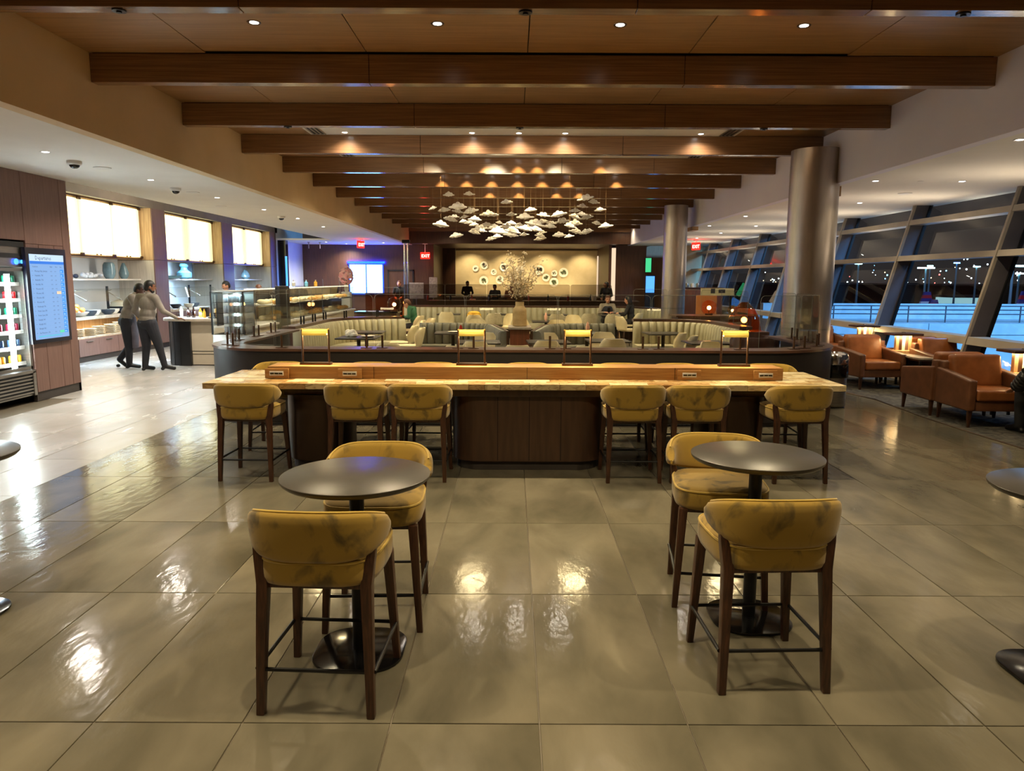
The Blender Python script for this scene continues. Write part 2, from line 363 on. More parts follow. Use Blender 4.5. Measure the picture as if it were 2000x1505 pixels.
# ---------------------------------------------------------------- floor
ENC = lambda x, y: (-3.3 < x < 3.6 and y > 9.4)
floor = struct('floor', MB().box(-11, 8.2, -4.5, 37, -.12, -.006), pm('grout_and_far_floor', C(98, 90, 76), C(110, 100, 84), ns=3, rough=.3, world=True), smooth=0)
TW, TL = .592, 1.216
X0 = .118-7*TW
def tile_mesh(mm): return MB().box(0, TW-.006, 0, TL-.006, -.02, 0).build('tile', mm, bevel=.0015, seg=1, data_only=True)
tm_a, tm_b = tile_mesh(tile_a), tile_mesh(tile_b)
for j in range(0, 13):
    y = 3.915-3*TL+j*TL
    for i in range(0, 16):
        x = X0+i*TW
        if ENC(x+.3, y+.2) or (y > 9.5 and x < 3.9) or (y > 9 and x > 5.3) or y < .9: continue
        o = link('tile', tm_a, floor); o.location = (x, y, random.uniform(0, .0006))
for j in range(0, 12):
    y = 5.75-2*TL+j*TL
    for i in range(1, 9):
        x = X0-i*TW
        if x < -6.9 and y < 10.4: continue
        o = link('tile', tm_b, floor); o.location = (x, y, random.uniform(0, .0006))
o = MB().box(-11, -4.03-8*TW-.01, 11.3, 31, -.02, -.001).box(-4.03-8*TW, -4.03, 5.75+10*TL, 31, -.02, -.001).build('far_paving', tile_b, floor, smooth=0)
# carpet with its curved edge
edge = [(5.55, 1.5), (5.5, 4), (5.46, 6.2), (5.42, 7.6), (5.37, 8.6), (5.36, 9.4), (5.4, 10.1), (5.44, 10.8), (5.3, 11.5), (5.1, 12.3), (4.9, 13.5), (4.8, 16), (4.8, 20), (4.8, 31)]
cp = MB().prism(edge+[(8.1, 31), (8.1, 1.5)], 0, .008).build('carpet', carpet, smooth=0)
tag(cp, 'dark mottled charcoal carpet under the leather armchairs by the windows', 'carpet')
struct('trim_1', MB().tube([(x, y, .006) for x, y in edge], .006, 6), bronze)

# ---------------------------------------------------------------- ceilings
ceil = struct('ceiling', MB().box(-4.4, 5.0, -4.5, 37, ZC+.02, ZC+.12), joint, smooth=0)
pj = [-4.25, -3.07, -1.46, .14, 1.74, 3.33, 4.85]
for k in range(len(BY)-1):
    y0, y1 = BY[k]+.09, BY[k+1]-.01
    if BY[k] < 9.5:
        for i in range(6):
            m_ = MB().box(pj[i]+.005, pj[i+1]-.005, y0+.005, y1-(.06 if BY[k] > 5 and 0 < i < 5 and BY[k] < 6 else 0), ZC, ZC+.03)
            m_.build('ceiling_panel', wood_ceil, ceil, smooth=0)
    else:
        for a, b_ in ((-4.25, -3.15), (3.45, 4.85)):
            MB().box(a, b_, y0, y1, ZC, ZC+.03).build('ceiling_panel', wood_ceil, ceil, smooth=0)
        MB().box(-3.15, 3.45, y0, y1, ZC-.002, ZC+.03).build('plaster_panel', plaster, ceil, smooth=0)
        if BY[k] < 16:
            for a in (-3.10, 3.20):
                v_ = MB()
                for q in range(4): v_.box(a+q*.06, a+q*.06+.022, y0+.05, y1-.05, ZC-.012, ZC-.002)
                v_.build('linear_vent', steel if a > 0 else mull_light, ceil, smooth=0)
                v_ = MB()
                for q in range(3): v_.box(a+.022+q*.06, a+q*.06+.06, y0+.05, y1-.05, ZC-.006, ZC-.0025)
                v_.build('vent_slot', black, ceil, smooth=0)
# beams, veneered in lengths with open joints
for k, y in enumerate(BY):
    js = [-4.25, -1.45, 1.72, 4.85] if k % 2 == 0 else [-4.25, -2.0+.35*(k % 3), .9, 2.6, 4.85]
    if k == 5: js = [-4.25, -1.27, 1.95, 4.85]
    bo = struct('ceiling_beam', MB().box(-4.24, 4.84, y+.01, y+.10, ZB+.01, ZC), joint, smooth=0)
    bo['label'] = 'long walnut ceiling beam, %s in depth from the near end of the room' % ORD[k]
    for i in range(len(js)-1):
        MB().box(js[i]+.003, js[i+1]-.003, y, y+.13, ZB, ZC-.002).build('veneer_panel', [wood_beam, wood_under], bo, bevel=.003, seg=1, smooth=0)
        me_ = bo.children[-1].data
        for p_ in me_.polygons:
            if p_.normal.z < -.9: p_.material_index = 1
# fasciae and lower ceilings
fas_l = struct('wall_left_fascia', MB().box(-4.40, -4.25, -4.5, 31.5, ZL-.001, ZC+.05), plaster_tan, smooth=0)
fas_r = struct('wall_right_fascia', MB().box(4.85, 5.0, -4.5, 31.5, ZL-.001, ZC+.05), plaster_lav, smooth=0)
struct('ceiling_left', MB().box(-6.78, -4.27, -4.5, 31.5, ZL, ZL+.06).box(-9.9, -6.78, 28.0, 31.5, ZL, ZL+.06), plaster, smooth=0)
struct('ceiling_right', MB().box(4.87, 8.2, -4.5, 31.5, ZL, ZL+.06), plaster, smooth=0)
# cove over the buffet
struct('ceiling_cove', MB().box(-9.0, -6.72, 11.4, 28.0, 3.93, 3.99).box(-6.84, -6.78, 11.4, 28, ZL+.05, 3.95), plaster, smooth=0)
struct('trim_2', MB().box(-9.02, -8.90, 11.4, 28.2, 3.46, 3.95), taupe, smooth=0)

# ---------------------------------------------------------------- left wood block (wall with cooler and board)
wl = struct('wall_left', MB().box(-9.0, -6.84, -4.5, 9.22, 0, 3.96).box(-9.0, -7.6, 9.22, 10.34, 0, 3.96).box(-7.6, -6.84, 9.22, 10.34, 2.26, 3.96)
            .box(-9.0, -6.84, 10.34, 11.36, 0, 3.96).box(-11, -9, -4.5, -4.3, 0, 4), joint, smooth=0)
for a, b_, z0, z1 in [(-4.5, -2, .13, ZL), (-2, .5, .13, ZL), (.5, 3, .13, ZL), (3, 5.2, .13, ZL), (5.2, 7.4, .13, ZL), (7.4, 9.22, .13, ZL), (9.22, 9.52, 2.26, ZL), (9.52, 10.34, 2.26, ZL), (10.34, 11.20, 2.22, ZL),
                      (10.34, 10.62, .13, 2.22), (10.62, 10.98, .13, 2.22), (10.98, 11.20, .13, 2.22), (11.20, 11.40, .13, ZL)]:
    MB().box(-6.85, -6.77, a+.004, b_-.004, z0+.002, z1-.002).build('panel', wood_pink, wl, bevel=.003, seg=1, smooth=0)
MB().box(-9.0, -6.80, 11.34, 11.40, .13, ZL+.3).build('end_panel', wood_pink, wl, smooth=0)
struct('baseboard_left', MB().box(-6.9, -6.785, -4.5, 9.22, 0, .13).box(-6.9, -6.785, 10.34, 11.42, 0, .13).box(-9.0, -6.785, 11.36, 11.42, 0, .13), dark_kick, smooth=0)

# ---------------------------------------------------------------- buffet wall along the left
wb = struct('wall_buffet', MB().box(-9.95, -9.82, 11.4, 28.2, 0, 3.95).box(-9.95, -8.9, 27.95, 31.6, 0, 3.95), niche_back, smooth=0)
struct('wall_far_left', MB().box(-9.9, -3.57, 31.5, 31.7, 0, ZL+.1), wood_wall, smooth=0)
wood_grey = pm('bleached_oak', C(196, 188, 176), C(212, 204, 192), (12, 12, .5), 4, 5, .5, world=True)
PIERS = [(18.45, 19.15), (22.85, 23.7), (27.35, 28.0)]
for n_, (a, b_) in enumerate(PIERS):
    p = struct('wall_pier', MB().box(-9.83, -8.92, a+.01, b_, 0, 3.46), joint, smooth=0)
    p['label'] = 'oak-clad pier, %s from the near end of the buffet' % ORD[n_]
    MB().box(-9.83, -8.93, a, a+.02, 2.2, 3.46).build('side_panel', wood_tan, p, smooth=0)
    MB().box(-9.83, -8.93, a, a+.02, .9, 2.19).build('side_panel', wood_grey, p, smooth=0)
    for z0, z1 in ((.12, 2.2), (2.21, 3.46)):
        MB().box(-8.93, -8.90, a+.003, b_-.003, z0, z1).build('panel', wood_pink, p, bevel=.003, seg=1, smooth=0)
MB().box(-9.82, -8.95, 28.0, 28.03, 0, 3.2).build('black_end', black, wb)
struct('wall_black_end', MB().box(-9.9, -8.6, 28.2, 28.5, 0, ZL), glossy_black, smooth=0)
bluestrip = em('blue_strip', (.05, .25, 1, 1), 2.2)
tag(MB().box(-8.62, -8.56, 28.15, 28.2, .2, 2.6).build('light_strip', bluestrip), 'thin glowing blue light strip at the edge of the black wall end', 'light strip')
point((-8.3, 27.7, 1.7), 10, (.1, .3, 1), .15)
lit = em('lit_glass_panel', (1, .93, .46, 1), 2.0, (.8, .8, .75, 1))
nt = lit.node_tree; N = nt.nodes; L = nt.links                 # backlight falls off towards each door's edges
tc = N.new('ShaderNodeTexCoord'); sx = N.new('ShaderNodeSeparateXYZ'); L.new(tc.outputs['Generated'], sx.inputs[0])
mm_ = N.new('ShaderNodeMath'); mm_.operation = 'PINGPONG'; mm_.inputs[1].default_value = .5; L.new(sx.outputs[1], mm_.inputs[0])
mr = N.new('ShaderNodeMapRange'); mr.interpolation_type = 'SMOOTHSTEP'; mr.inputs['From Max'].default_value = .30; mr.inputs['To Min'].default_value = .62; mr.inputs['To Max'].default_value = 1.9
L.new(mm_.outputs[0], mr.inputs[0]); L.new(mr.outputs[0], N['Principled BSDF'].inputs['Emission Strength'])
bays = [(11.5, 18.42, 'nearest buffet bay'), (19.18, 22.82, 'middle buffet bay'), (23.73, 27.32, 'farthest buffet bay')]
for bi, (a, b_, bn) in enumerate(bays):
    n = int((b_-a)/1.24); w = (b_-a)/n if bi else 1.27
    cb = thing('wall_cabinet', 'row of backlit cream glass doors high in the %s' % bn, 'cabinet', (-9.2, b_, 0), 0, 'backlit wall cabinets')
    bx = MB().box(-.62, -.04, -(b_-a), 0, 2.21, 3.5); bx.build('body', wood_tan, cb, smooth=0)
    n = max(1, int(round((b_-a)/w)))
    for k in range(n):
        y1 = -k*w; y0 = -(k+1)*w
        d = MB().box(-.02, 0, y0+.014, y1-.014, 2.26, 3.42).build('door', lit, cb, bevel=.003, seg=1)
        d['label'] = 'backlit cream glass cabinet door'
        for z_ in ((2.235, 2.29), (3.40, 3.46)): MB().box(-.005, .03, y1-.06, y1+.06, *z_).build('hinge_clip', bronze, d, bevel=.004)
        for q_ in (-.075, .075): MB().box(0, .025, (y0+y1)/2+q_-.015, (y0+y1)/2+q_+.015, 2.255, 2.285).build('pull', bronze, d)
    MB().box(-.03, .02, -(b_-a), 0, 2.21, 2.235).box(-.03, .02, -(b_-a), 0, 3.455, 3.475).build('rail', bronze, cb, smooth=0)
    # niche shelf
    sh = MB().box(-9.82, -9.25, a, b_, 1.70, 1.735).build('shelf', white_lam, None, bevel=.003)
    tag(sh, 'long white floating shelf in the %s' % bn, 'shelf', 'buffet shelves')
    # back panel split: white and grey oak
    # counter unit
    ct = thing('base_cabinet', 'light oak base cabinets with a pale stone counter in the %s' % bn, 'cabinet', (-8.95, a, 0), 0, 'buffet base cabinets')
    L_ = b_-a
    MB().box(-.85, .03, 0, L_, .88, .95).build('worktop', stone_top, ct, bevel=.006)
    if bi == 0:
        MB().box(-.85, 0, 0, 3.55, .12, .88).box(-.85, 0, 6.6, L_, .12, .88).box(-.85, 0, 3.55, 6.6, .12, .50).box(-.85, -.75, 3.55, 6.6, .5, .88).build('body', wood_tan, ct, smooth=0)
        MB().box(-.75, .01, 3.55, 6.6, .50, .53).build('niche_shelf', stone_top, ct)
        q = 0; ys = [(.3, 1.9, .12, .88), (1.9, 3.54, .12, .88), (3.56, 4.32, .12, .49), (4.32, 5.08, .12, .49), (5.08, 5.84, .12, .49), (5.84, 6.6, .12, .49)]
    else:
        MB().box(-.85, 0, 0, L_, .12, .88).build('body', wood_tan, ct, smooth=0)
        ys = [(k*.9, k*.9+.9, .12, .88) for k in range(int(L_/.9))]
    for y0, y1, z0, z1 in ys:
        dr = MB().box(0, .018, y0+.004, y1-.004, z0+.004, z1-.004).build('drawer_front', wood_pink, ct, bevel=.002, seg=1)
        MB().box(.018, .05, (y0+y1)/2-.12, (y0+y1)/2+.12, z1-.07, z1-.055).build('handle', steel, dr)
    MB().box(-.8, -.03, 0, L_, 0, .12).build('plinth', dark_kick, ct, smooth=0)

# ---------------------------------------------------------------- far end: portal, art wall, service side
struct('wall_far_header', MB().box(-4.3, 5.0, 30.6, 31.4, 3.22, ZC+.05), wood_dark, smooth=0)
struct('wall_far_jamb', MB().box(-3.57, -3.35, 31.5, 36, 0, 3.3), wood_dark, smooth=0)
struct('wall_far_recess', MB().box(-3.4, -2.75, 35.6, 35.8, 0, 3.4), wood_dark, smooth=0)
art_back = pm('gold_linen_wall', C(190, 170, 128), C(200, 180, 138), ns=3, rough=.8, world=True)
struct('wall_far', MB().box(-2.8, 4.1, 36, 36.2, 0, 3.4), art_back, smooth=0)
struct('ceiling_bar', MB().box(-3.6, 6, 31.4, 36.4, 3.24, 3.35), wood_dark, smooth=0)
struct('trim_8', MB().box(-2.80, -2.72, 35.9, 36, 0, 3.24).box(-2.8, 4.1, 35.85, 36, 3.12, 3.17), art_back, smooth=0)
struct('wall_far_pillar', MB().box(4.1, 4.22, 31.6, 36, 0, 3.3), wood_dark, smooth=0)
lightstrip = em('warm_light_strip', (1, .74, .5, 1), .75)
tag(MB().box(4.05, 4.17, 35.5, 35.56, .6, 2.9).build('light_strip', lightstrip), 'tall narrow warm light strip beside the plate wall', 'light strip')
tag(MB().box(4.20, 4.36, 31.38, 31.5, .9, 3.1).build('light_strip', lightstrip), 'tall cream light strip on the corner of the brown wood wall', 'light strip')
struct('wall_far_right', MB().box(4.36, 5.65, 31.4, 31.6, 0, 4), wood_wall, smooth=0)
struct('wall_end_right', MB().box(5.65, 8.3, 33, 33.2, 0, 4), pm('ochre_wood', C(150, 106, 64), C(166, 120, 76), (6, 6, .5), 4, rough=.5, world=True), smooth=0)
struct('wall_end_pier', MB().box(7.1, 7.9, 31.0, 31.3, 0, 3.2), plaster_tan, smooth=0)
struct('wall_back', MB().box(-11, 8.3, -4.7, -4.5, 0, 4), plaster_tan, smooth=0)

# ---------------------------------------------------------------- steel columns
def column(cx, cy, r, ztop, lab):
    t = thing('steel_column', lab, 'column', (cx, cy, 0), 0, 'steel columns'); t['kind'] = 'structure'
    MB().lathe([(r, .12), (r, ztop)], n=48).build('shaft', colsteel, t)
    MB().lathe([(r+.02, 0), (r+.02, .14), (r, .15)], n=48).build('base_collar', dark_kick, t)
    MB().cyl((0, 0, 1.0), (0, 0, 1.03), r+.004, n=48).build('seam_ring', steel, t)
column(4.62, 11.55, .36, ZB+.02, 'broad brushed steel column nearest, in front of the leather armchairs')
column(4.35, 19.95, .31, ZB+.02, 'slimmer brushed steel column farther back beside the cream booths')
struct('wall_pilaster', MB().box(4.86, 5.06, 11.6, 12.4, 3.05, 3.75).box(4.86, 5.02, 20.2, 20.9, 3.1, 3.72), wood_ceil, smooth=0)
t = thing('chrome_pole', 'slim twin chrome poles rising to the white ceiling edge', 'pole', (-3.95, 27.6, 0))
for dx in (-.06, .06): MB().cyl((dx, 0, 0), (dx, 0, ZL), .038, n=16).build('pole', chrome, t)
MB().box(-.14, .14, -.08, .08, ZL-.12, ZL).build('bracket', black_metal, t)

# ---------------------------------------------------------------- window wall on the right (leans outward)
lean = (7.72-7.12)/(ZL-.85)
def wx(z): return 7.12+(z-.85)*lean
MY = [2.65+2.95*k for k in range(0, 11)]
RZ = [(.78, .90), (2.14, 2.24), (2.82, 2.92)]
sl = lambda m, x0, x1, y0, y1, z0, z1: m.add([(wx(z0)+x0, y0, z0), (wx(z0)+x1, y0, z0), (wx(z0)+x1, y1, z0), (wx(z0)+x0, y1, z0), (wx(z1)+x0, y0, z1), (wx(z1)+x1, y0, z1), (wx(z1)+x1, y1, z1), (wx(z1)+x0, y1, z1)],
        [(0, 3, 2, 1), (4, 5, 6, 7), (0, 1, 5, 4), (1, 2, 6, 5), (2, 3, 7, 6), (3, 0, 4, 7)])
for k in range(len(MY)-1):
    wn = bpy.data.objects.new('window_%d' % (k+1), None); COL.objects.link(wn); wn['kind'] = 'structure'
    y0, y1 = MY[k], MY[k+1]
    m_ = MB(); sl(m_, 0, .05, y0-.024, y0+.024, 0.0, ZL); m_.build('mullion_face', mull_light, wn, smooth=0)
    m_ = MB(); sl(m_, .05, .32, y0-.025, y0+.025, 0.0, ZL); m_.build('mullion_fin', mull_grey, wn, smooth=0)
    m_ = MB(); sl(m_, .29, .35, y0-.05, y0+.05, 0.0, ZL); m_.build('gasket', gasket, wn, smooth=0)
    for z0, z1 in RZ:
        m_ = MB(); sl(m_, .01, .30, y0+.03, y1-.03, z0, z1); m_.build('rail', mull_light, wn, bevel=.005, smooth=0)
    zs = [0.05, .78, .90, 2.14, 2.24, 2.82, 2.92, ZL]
    for q in range(0, 8, 2):
        m_ = MB(); sl(m_, .30, .312, y0+.05, y1-.05, zs[q], zs[q+1]); m_.build('pane', glass_win, wn, smooth=0)
m_ = MB(); sl(m_, .02, .34, MY[0], MY[-1], 0, .06); struct('trim_9', m_, mull_light, smooth=0)
struct('wall_right_near', MB().box(7.0, 7.3, -4.5, 2.6, 0, ZL), plaster_lav, smooth=0)

# ---------------------------------------------------------------- ceiling fittings
led = em('downlight_led', (1, .92, .78, 1), 14)
led_w = em('downlight_led_white', (1, .96, .9, 1), 16)
def downlight(x, y, z, label, white=False):
    t = thing('downlight', label, 'ceiling light', (x, y, z), 0, 'recessed downlights')
    MB().lathe([(.036, 0), (.058, -.004), (.060, 0), (.036, .002)], n=20, close=False).build('trim_ring', white_lam if white else bronze, t)
    MB().cyl((0, 0, -.002), (0, 0, .0), .038, n=16).build('lens', led_w if white else led, t)
    return t
for i, (x, y) in enumerate(DL_WOOD[:4]):
    downlight(x, y, ZC-.003, 'small round downlight, %s from the left in the nearest wood ceiling bay' % ORD[i])
for i, (x, y) in enumerate(DL_WHITE):
    downlight(x, y, ZC-.005, 'small downlight, %s from the left in the white bay behind the third full beam' % ORD[i], True)
for i, (x, y) in enumerate(DL_LEFT):
    downlight(x, y, ZL-.003, 'bright round downlight, %s in depth along the left white ceiling' % ORD[i], True)
for i, (x, y) in enumerate(sorted(DL_RIGHT, key=lambda p: p[1])):
    downlight(x, y, ZL-.003, 'small round downlight, %s in depth over the window lounge' % ORD[i], True)
k = 0
for yb, xs in ACC:
    for x in xs:
        downlight(x, yb-.30, ZC-.003, 'tiny accent downlight, %s of those above the hanging clouds' % ORD[k], True); k += 1
def camdome(x, y, z, label):
    t = thing('security_camera', label, 'camera', (x, y, z), 0, 'dome cameras')
    MB().lathe([(.085, 0), (.085, -.035), (.07, -.05)], n=24).build('housing', white_lam, t)
    MB().sph((0, 0, -.045), .062, .062, .05, 18, 8).build('dome', glossy_black, t)
a = atz(143, 318, ZL); camdome(a.x, a.y, ZL, 'white dome security camera nearest the camera on the left ceiling')
a = atz(341, 370, ZL); camdome(a.x, a.y, ZL, 'white dome security camera halfway along the left ceiling')
a = atz(548, 424, ZL); camdome(a.x, a.y, ZL, 'white dome security camera farthest along the left ceiling')
for (px, py, zz, lab) in [(224, 19, ZB, 'black sprinkler disc under the nearest beam at left'), (1023, 26, ZB, 'black sprinkler disc under the nearest beam near its middle'), (1881, 21, ZB, 'black sprinkler disc under the nearest beam at right'),
                          (557, 247, ZB, 'small sprinkler disc under the third full beam at left'), (1013, 250, ZB, 'small sprinkler disc under the third full beam near its middle'), (1490, 249, ZB, 'small sprinkler disc under the third full beam at right')]:
    a = atz(px, py, zz); yy = min(BY, key=lambda q: abs(q+.065-a.y))+.065
    s_ = MB().cyl((0, 0, 0), (0, 0, -.012), .05, n=20).cyl((0, 0, -.012), (0, 0, -.022), .02, n=10).build('sprinkler_disc', black_metal); s_.location = (a.x, yy, zz)
    tag(s_, lab, 'sprinkler', 'ceiling sprinklers')
sp = [(198, 331, 'nearest round speaker grille on the left white ceiling'), (375, 378, 'middle round speaker grille on the left white ceiling'), (1766, 374, 'round speaker grille over the window lounge'), (1796, 350, 'small smoke detector over the window lounge'), (430, 405, 'farther round speaker grille on the left white ceiling')]
for px_, py_, lab in sp:
    a = atz(px_, py_, ZL); s_ = MB().cyl((0, 0, 0), (0, 0, -.008), .11 if 'grille' in lab else .04, n=24).build('ceiling_speaker' if 'grille' in lab else 'smoke_detector', white_lam); s_.location = (a.x, a.y, ZL)
    tag(s_, lab, 'speaker' if 'grille' in lab else 'detector')
# exit signs
red = em('exit_red', (1, .01, .005, 1), 3.2); exitw = em('exit_letters', (1, .5, .4, 1), 5)
def exitsign(x, y, z, rz, lab, zc=ZL):
    t = thing('exit_sign', lab, 'sign', (x, y, z), rz, 'exit signs')
    MB().box(-.19, .19, -.02, .02, 0, .26).build('face', red, t, bevel=.008)
    MB().box(-.1, .1, -.03, .03, zc-z-.03, zc-z).cyl((0, 0, .26), (0, 0, zc-z), .012, n=8).build('bracket', white_lam, t)
    textmesh([('EXIT', -.155, .06, .17, -.024)], 'lettering', exitw, t)
    point((x, y-.2, z+.1), 5, (1, .03, .02), .1)
exitsign(-5.55, 27.2, 2.88, rad(62), 'red exit sign seen edge-on hanging from the left white ceiling')
exitsign(-3.62, 30.75, 2.60, 0, 'red EXIT sign facing us at the end of the left ceiling', 3.22)
exitsign(6.55, 26.6, 2.84, rad(-58), 'red exit sign seen edge-on near the windows')
# ---------------------------------------------------------------- velvet counter stools
def leg_mb(p0, p1, a0, a1):
    m_ = MB(); r = [[(p[0]-a, p[1]-a, p[2]), (p[0]+a, p[1]-a, p[2]), (p[0]+a, p[1]+a, p[2]), (p[0]-a, p[1]+a, p[2])] for p, a in ((p0, a0), (p1, a1))]
    return m_.ring(r)
def make_stool():
    t = thing('counter_stool', '', 'stool')
    # seat cushion
    m_ = MB(); rings = []
    for z, s_ in ((.545, .90), (.552, .97), (.575, 1.0), (.62, 1.0), (.645, .985), (.66, .93), (.668, .80), (.67, .5)):
        P = []
        for i in range(40):
            a = 2*PI*i/40; ca, sa = math.cos(a), math.sin(a); e = .5
            x = .250*s_*math.copysign(abs(ca)**e, ca); y = .25*s_*math.copysign(abs(sa)**e, sa)
            x *= 1-.07*(-y/.25 if y < 0 else 0)**2
            P.append((x, y+.0, z))
        rings.append(P)
    m_.ring(rings); m_.build('seat', velvet, t, smooth=60)
    m_ = MB(); m_.tube([(p[0]*1.0, p[1]*1.0, .648) for p in rings[4]], .006, 6, loop=True); m_.build('piping', velvet_seam, t)
    # wrap backrest
    m_ = MB(); rings = []; tops = []; NT = 33
    for i in range(NT):
        th = rad(-90+180*i/(NT-1)); q = abs(th)/rad(90)
        ztop = .862-.075*q**2.6-.05*max(0, q-.9)/.1
        zbot = .652+.075*q**1.8+.03*max(0, q-.88)/.12
        thick = .052*(1 if q < .9 else math.sqrt(max(.05, 1-((q-.9)/.102)**2)))
        zm, hz = (ztop+zbot)/2, (ztop-zbot)/2; P = []
        for k_ in range(16):
            a = 2*PI*k_/16; ca, sa = math.cos(a), math.sin(a)
            rr = thick/2*math.copysign(abs(ca)**.6, ca); zz = hz*math.copysign(abs(sa)**.6, sa)
            lean_ = (zz+hz)*.10
            R = .260+rr+lean_*(1-q*.5)
            sn, cs = math.sin(th), math.cos(th); P.append((R*1.0*math.copysign(abs(sn)**.62, sn), -.005-R*.95*math.copysign(abs(cs)**.62, cs), zm+zz))
        rings.append(P); tops.append(P[4])
    m_.ring(rings); m_.build('backrest', velvet, t, smooth=60)
    m_ = MB(); m_.tube([(x*1.0, y, z+.001) for x, y, z in tops[2:-2]], .0065, 6); m_.build('piping', velvet_seam, t)
    m_ = MB(); m_.box(-.20, .20, -.20, .20, .525, .552); m_.build('seat_frame', wood_leg, t, bevel=.004)
    for s_ in (-1, 1):
        b_ = MB(); r = []
        for z, y, x, h, w in ((0, -.235, .226, .0165, .0165), (.3, -.213, .218, .021, .020), (.545, -.190, .210, .026, .023), (.66, -.18, .228, .022, .018), (.70, -.18, .236, .016, .013)):
            r.append([(s_*x-w, y-h, z), (s_*x+w, y-h, z), (s_*x+w, y+h, z), (s_*x-w, y+h, z)])
        b_.ring(r); b_.build('leg', wood_leg, t, bevel=.005)
        leg_mb((s_*.236, .225, 0), (s_*.206, .200, .55), .0155, .023).build('leg', wood_leg, t, bevel=.005)
        MB().cyl((s_*.240, -.222, .19), (s_*.237, .218, .19), .0085, n=8).build('stretcher', black_metal, t)
    MB().cyl((-.23, -.226, .19), (.23, -.226, .19), .0085, n=8).build('stretcher', black_metal, t)
    MB().cyl((-.237, .218, .19), (.237, .218, .19), .0085, n=8).build('stretcher', black_metal, t)
    return t
stool = make_stool()
first = [True]
def put_stool(x, y, rz, lab, grp):
    if first[0]: first[0] = False; stool.location = (x, y, 0); stool.rotation_euler = (0, 0, rz); stool['label'] = lab; stool['group'] = grp; return
    dup(stool, (x, y, 0), rz, lab, grp)
G1 = 'mustard stools at the small round tables'; G2 = 'mustard stools along the mosaic table'
put_stool(-.775, 2.98, rad(-3), 'mustard velvet counter stool in front of the left round table, its back to us', G1)
put_stool(-.70, 3.68, rad(182), 'mustard velvet counter stool behind the left round table, facing us', G1)
put_stool(1.12, 3.16, rad(2), 'mustard velvet counter stool in front of the right round table, its back to us', G1)
put_stool(1.15, 3.95, rad(172), 'mustard velvet counter stool behind the right round table, facing us', G1)
for i, x in enumerate([-2.31, -1.36, -.805, 1.06, 1.625, 2.505]):
    put_stool(x, 6.44, rad([-2, 1, -1, 1, -1, 2][i]), 'mustard velvet stool on the near side of the mosaic table, %s from the left' % ORD[i], G2)
for i, x in enumerate([-2.47, -1.5, -.85, .17, 1.16, 1.76, 2.74]):
    put_stool(x, 7.60, rad(180+[3, 0, -2, 2, 0, 3, -3][i]), 'mustard velvet stool on the far side of the mosaic table, %s from the left' % ORD[i], G2)

# ---------------------------------------------------------------- small round high tables
def round_table(x, y, lab, zs=1.0, first_=None):
    if first_: return dup(first_, (x, y, 0), 0, lab, sc_=(zs*.95 if zs > 1.005 else 1, zs*.95 if zs > 1.005 else 1, zs))
    t = thing('round_table', lab, 'table', (x, y, 0), 0, 'round charcoal high tables'); t.scale = (1, 1, zs)
    MB().lathe([(0, .838), (.28, .838), (.325, .844), (.338, .856), (.34, .868), (.336, .87), (0, .87)], n=64).build('tabletop', black_top, t, smooth=40)
    MB().cyl((0, 0, .012), (0, 0, .82), .034, n=24).build('column', black_metal, t)
    MB().cbox((0, 0, .828), .22, .22, .02).build('mounting_plate', black_metal, t, bevel=.004)
    m_ = MB(); m_.prism(m_.rpoly(-.21, .21, -.21, .21, .15, 8), .003, .016); m_.build('base_plate', glossy_black, t, bevel=.004)
    return t
rt = round_table(-.715, 3.27, 'round charcoal high table at left, between two mustard stools', .995)
round_table(1.245, 3.63, 'round charcoal high table at right, reflecting a lamp, between two mustard stools', 1.01, rt)
round_table(-2.88, 3.60, 'round charcoal high table cut off by the left edge of the picture', 1.0, rt)
round_table(2.46, 3.08, 'round charcoal high table cut off by the right edge of the picture', 1.0, rt)

# ---------------------------------------------------------------- long communal table
CTX = .11; XL, XR, YF, YK, ZT = -2.76, 2.98, 6.45, 7.43, .83
ct = thing('communal_table', 'long communal high table topped with pale petrified-wood mosaic on dark walnut pedestals', 'table', (0, 0, 0))
MB().box(XL+.015, XR-.015, YF+.015, YK-.015, ZT-.05, ZT-.006).build('substrate', wood_base, ct, smooth=0)
y = YF; ri = 0
rows = [.11, .10, .12, .10, .10, .12, .11, .10, .12]
tl = 0
for ri, h in enumerate(rows):
    x = XL - random.uniform(0, .1)
    while x < XR:
        w = random.uniform(.11, .30) if ri not in (3, 4, 5) else random.uniform(.2, .36)
        a, b_ = max(x, XL), min(x+w, XR)
        if XR-b_ < .06: b_ = XR
        if b_-a > .03 and not (ri in (4,) and a > -2.28 and b_ < 2.53):
            ed = ri == 0 or ri == len(rows)-1 or a == XL or b_ == XR
            MB().box(a+.0015, b_-.0015, y+.0015, y+h-.0015, ZT-(.052 if ed else .012), ZT+random.uniform(-.0008, .0008)).build('tile', mosaic, ct, bevel=.002, seg=1, smooth=0); tl += 1
        x += w
        if b_ == XR: break
    y += h
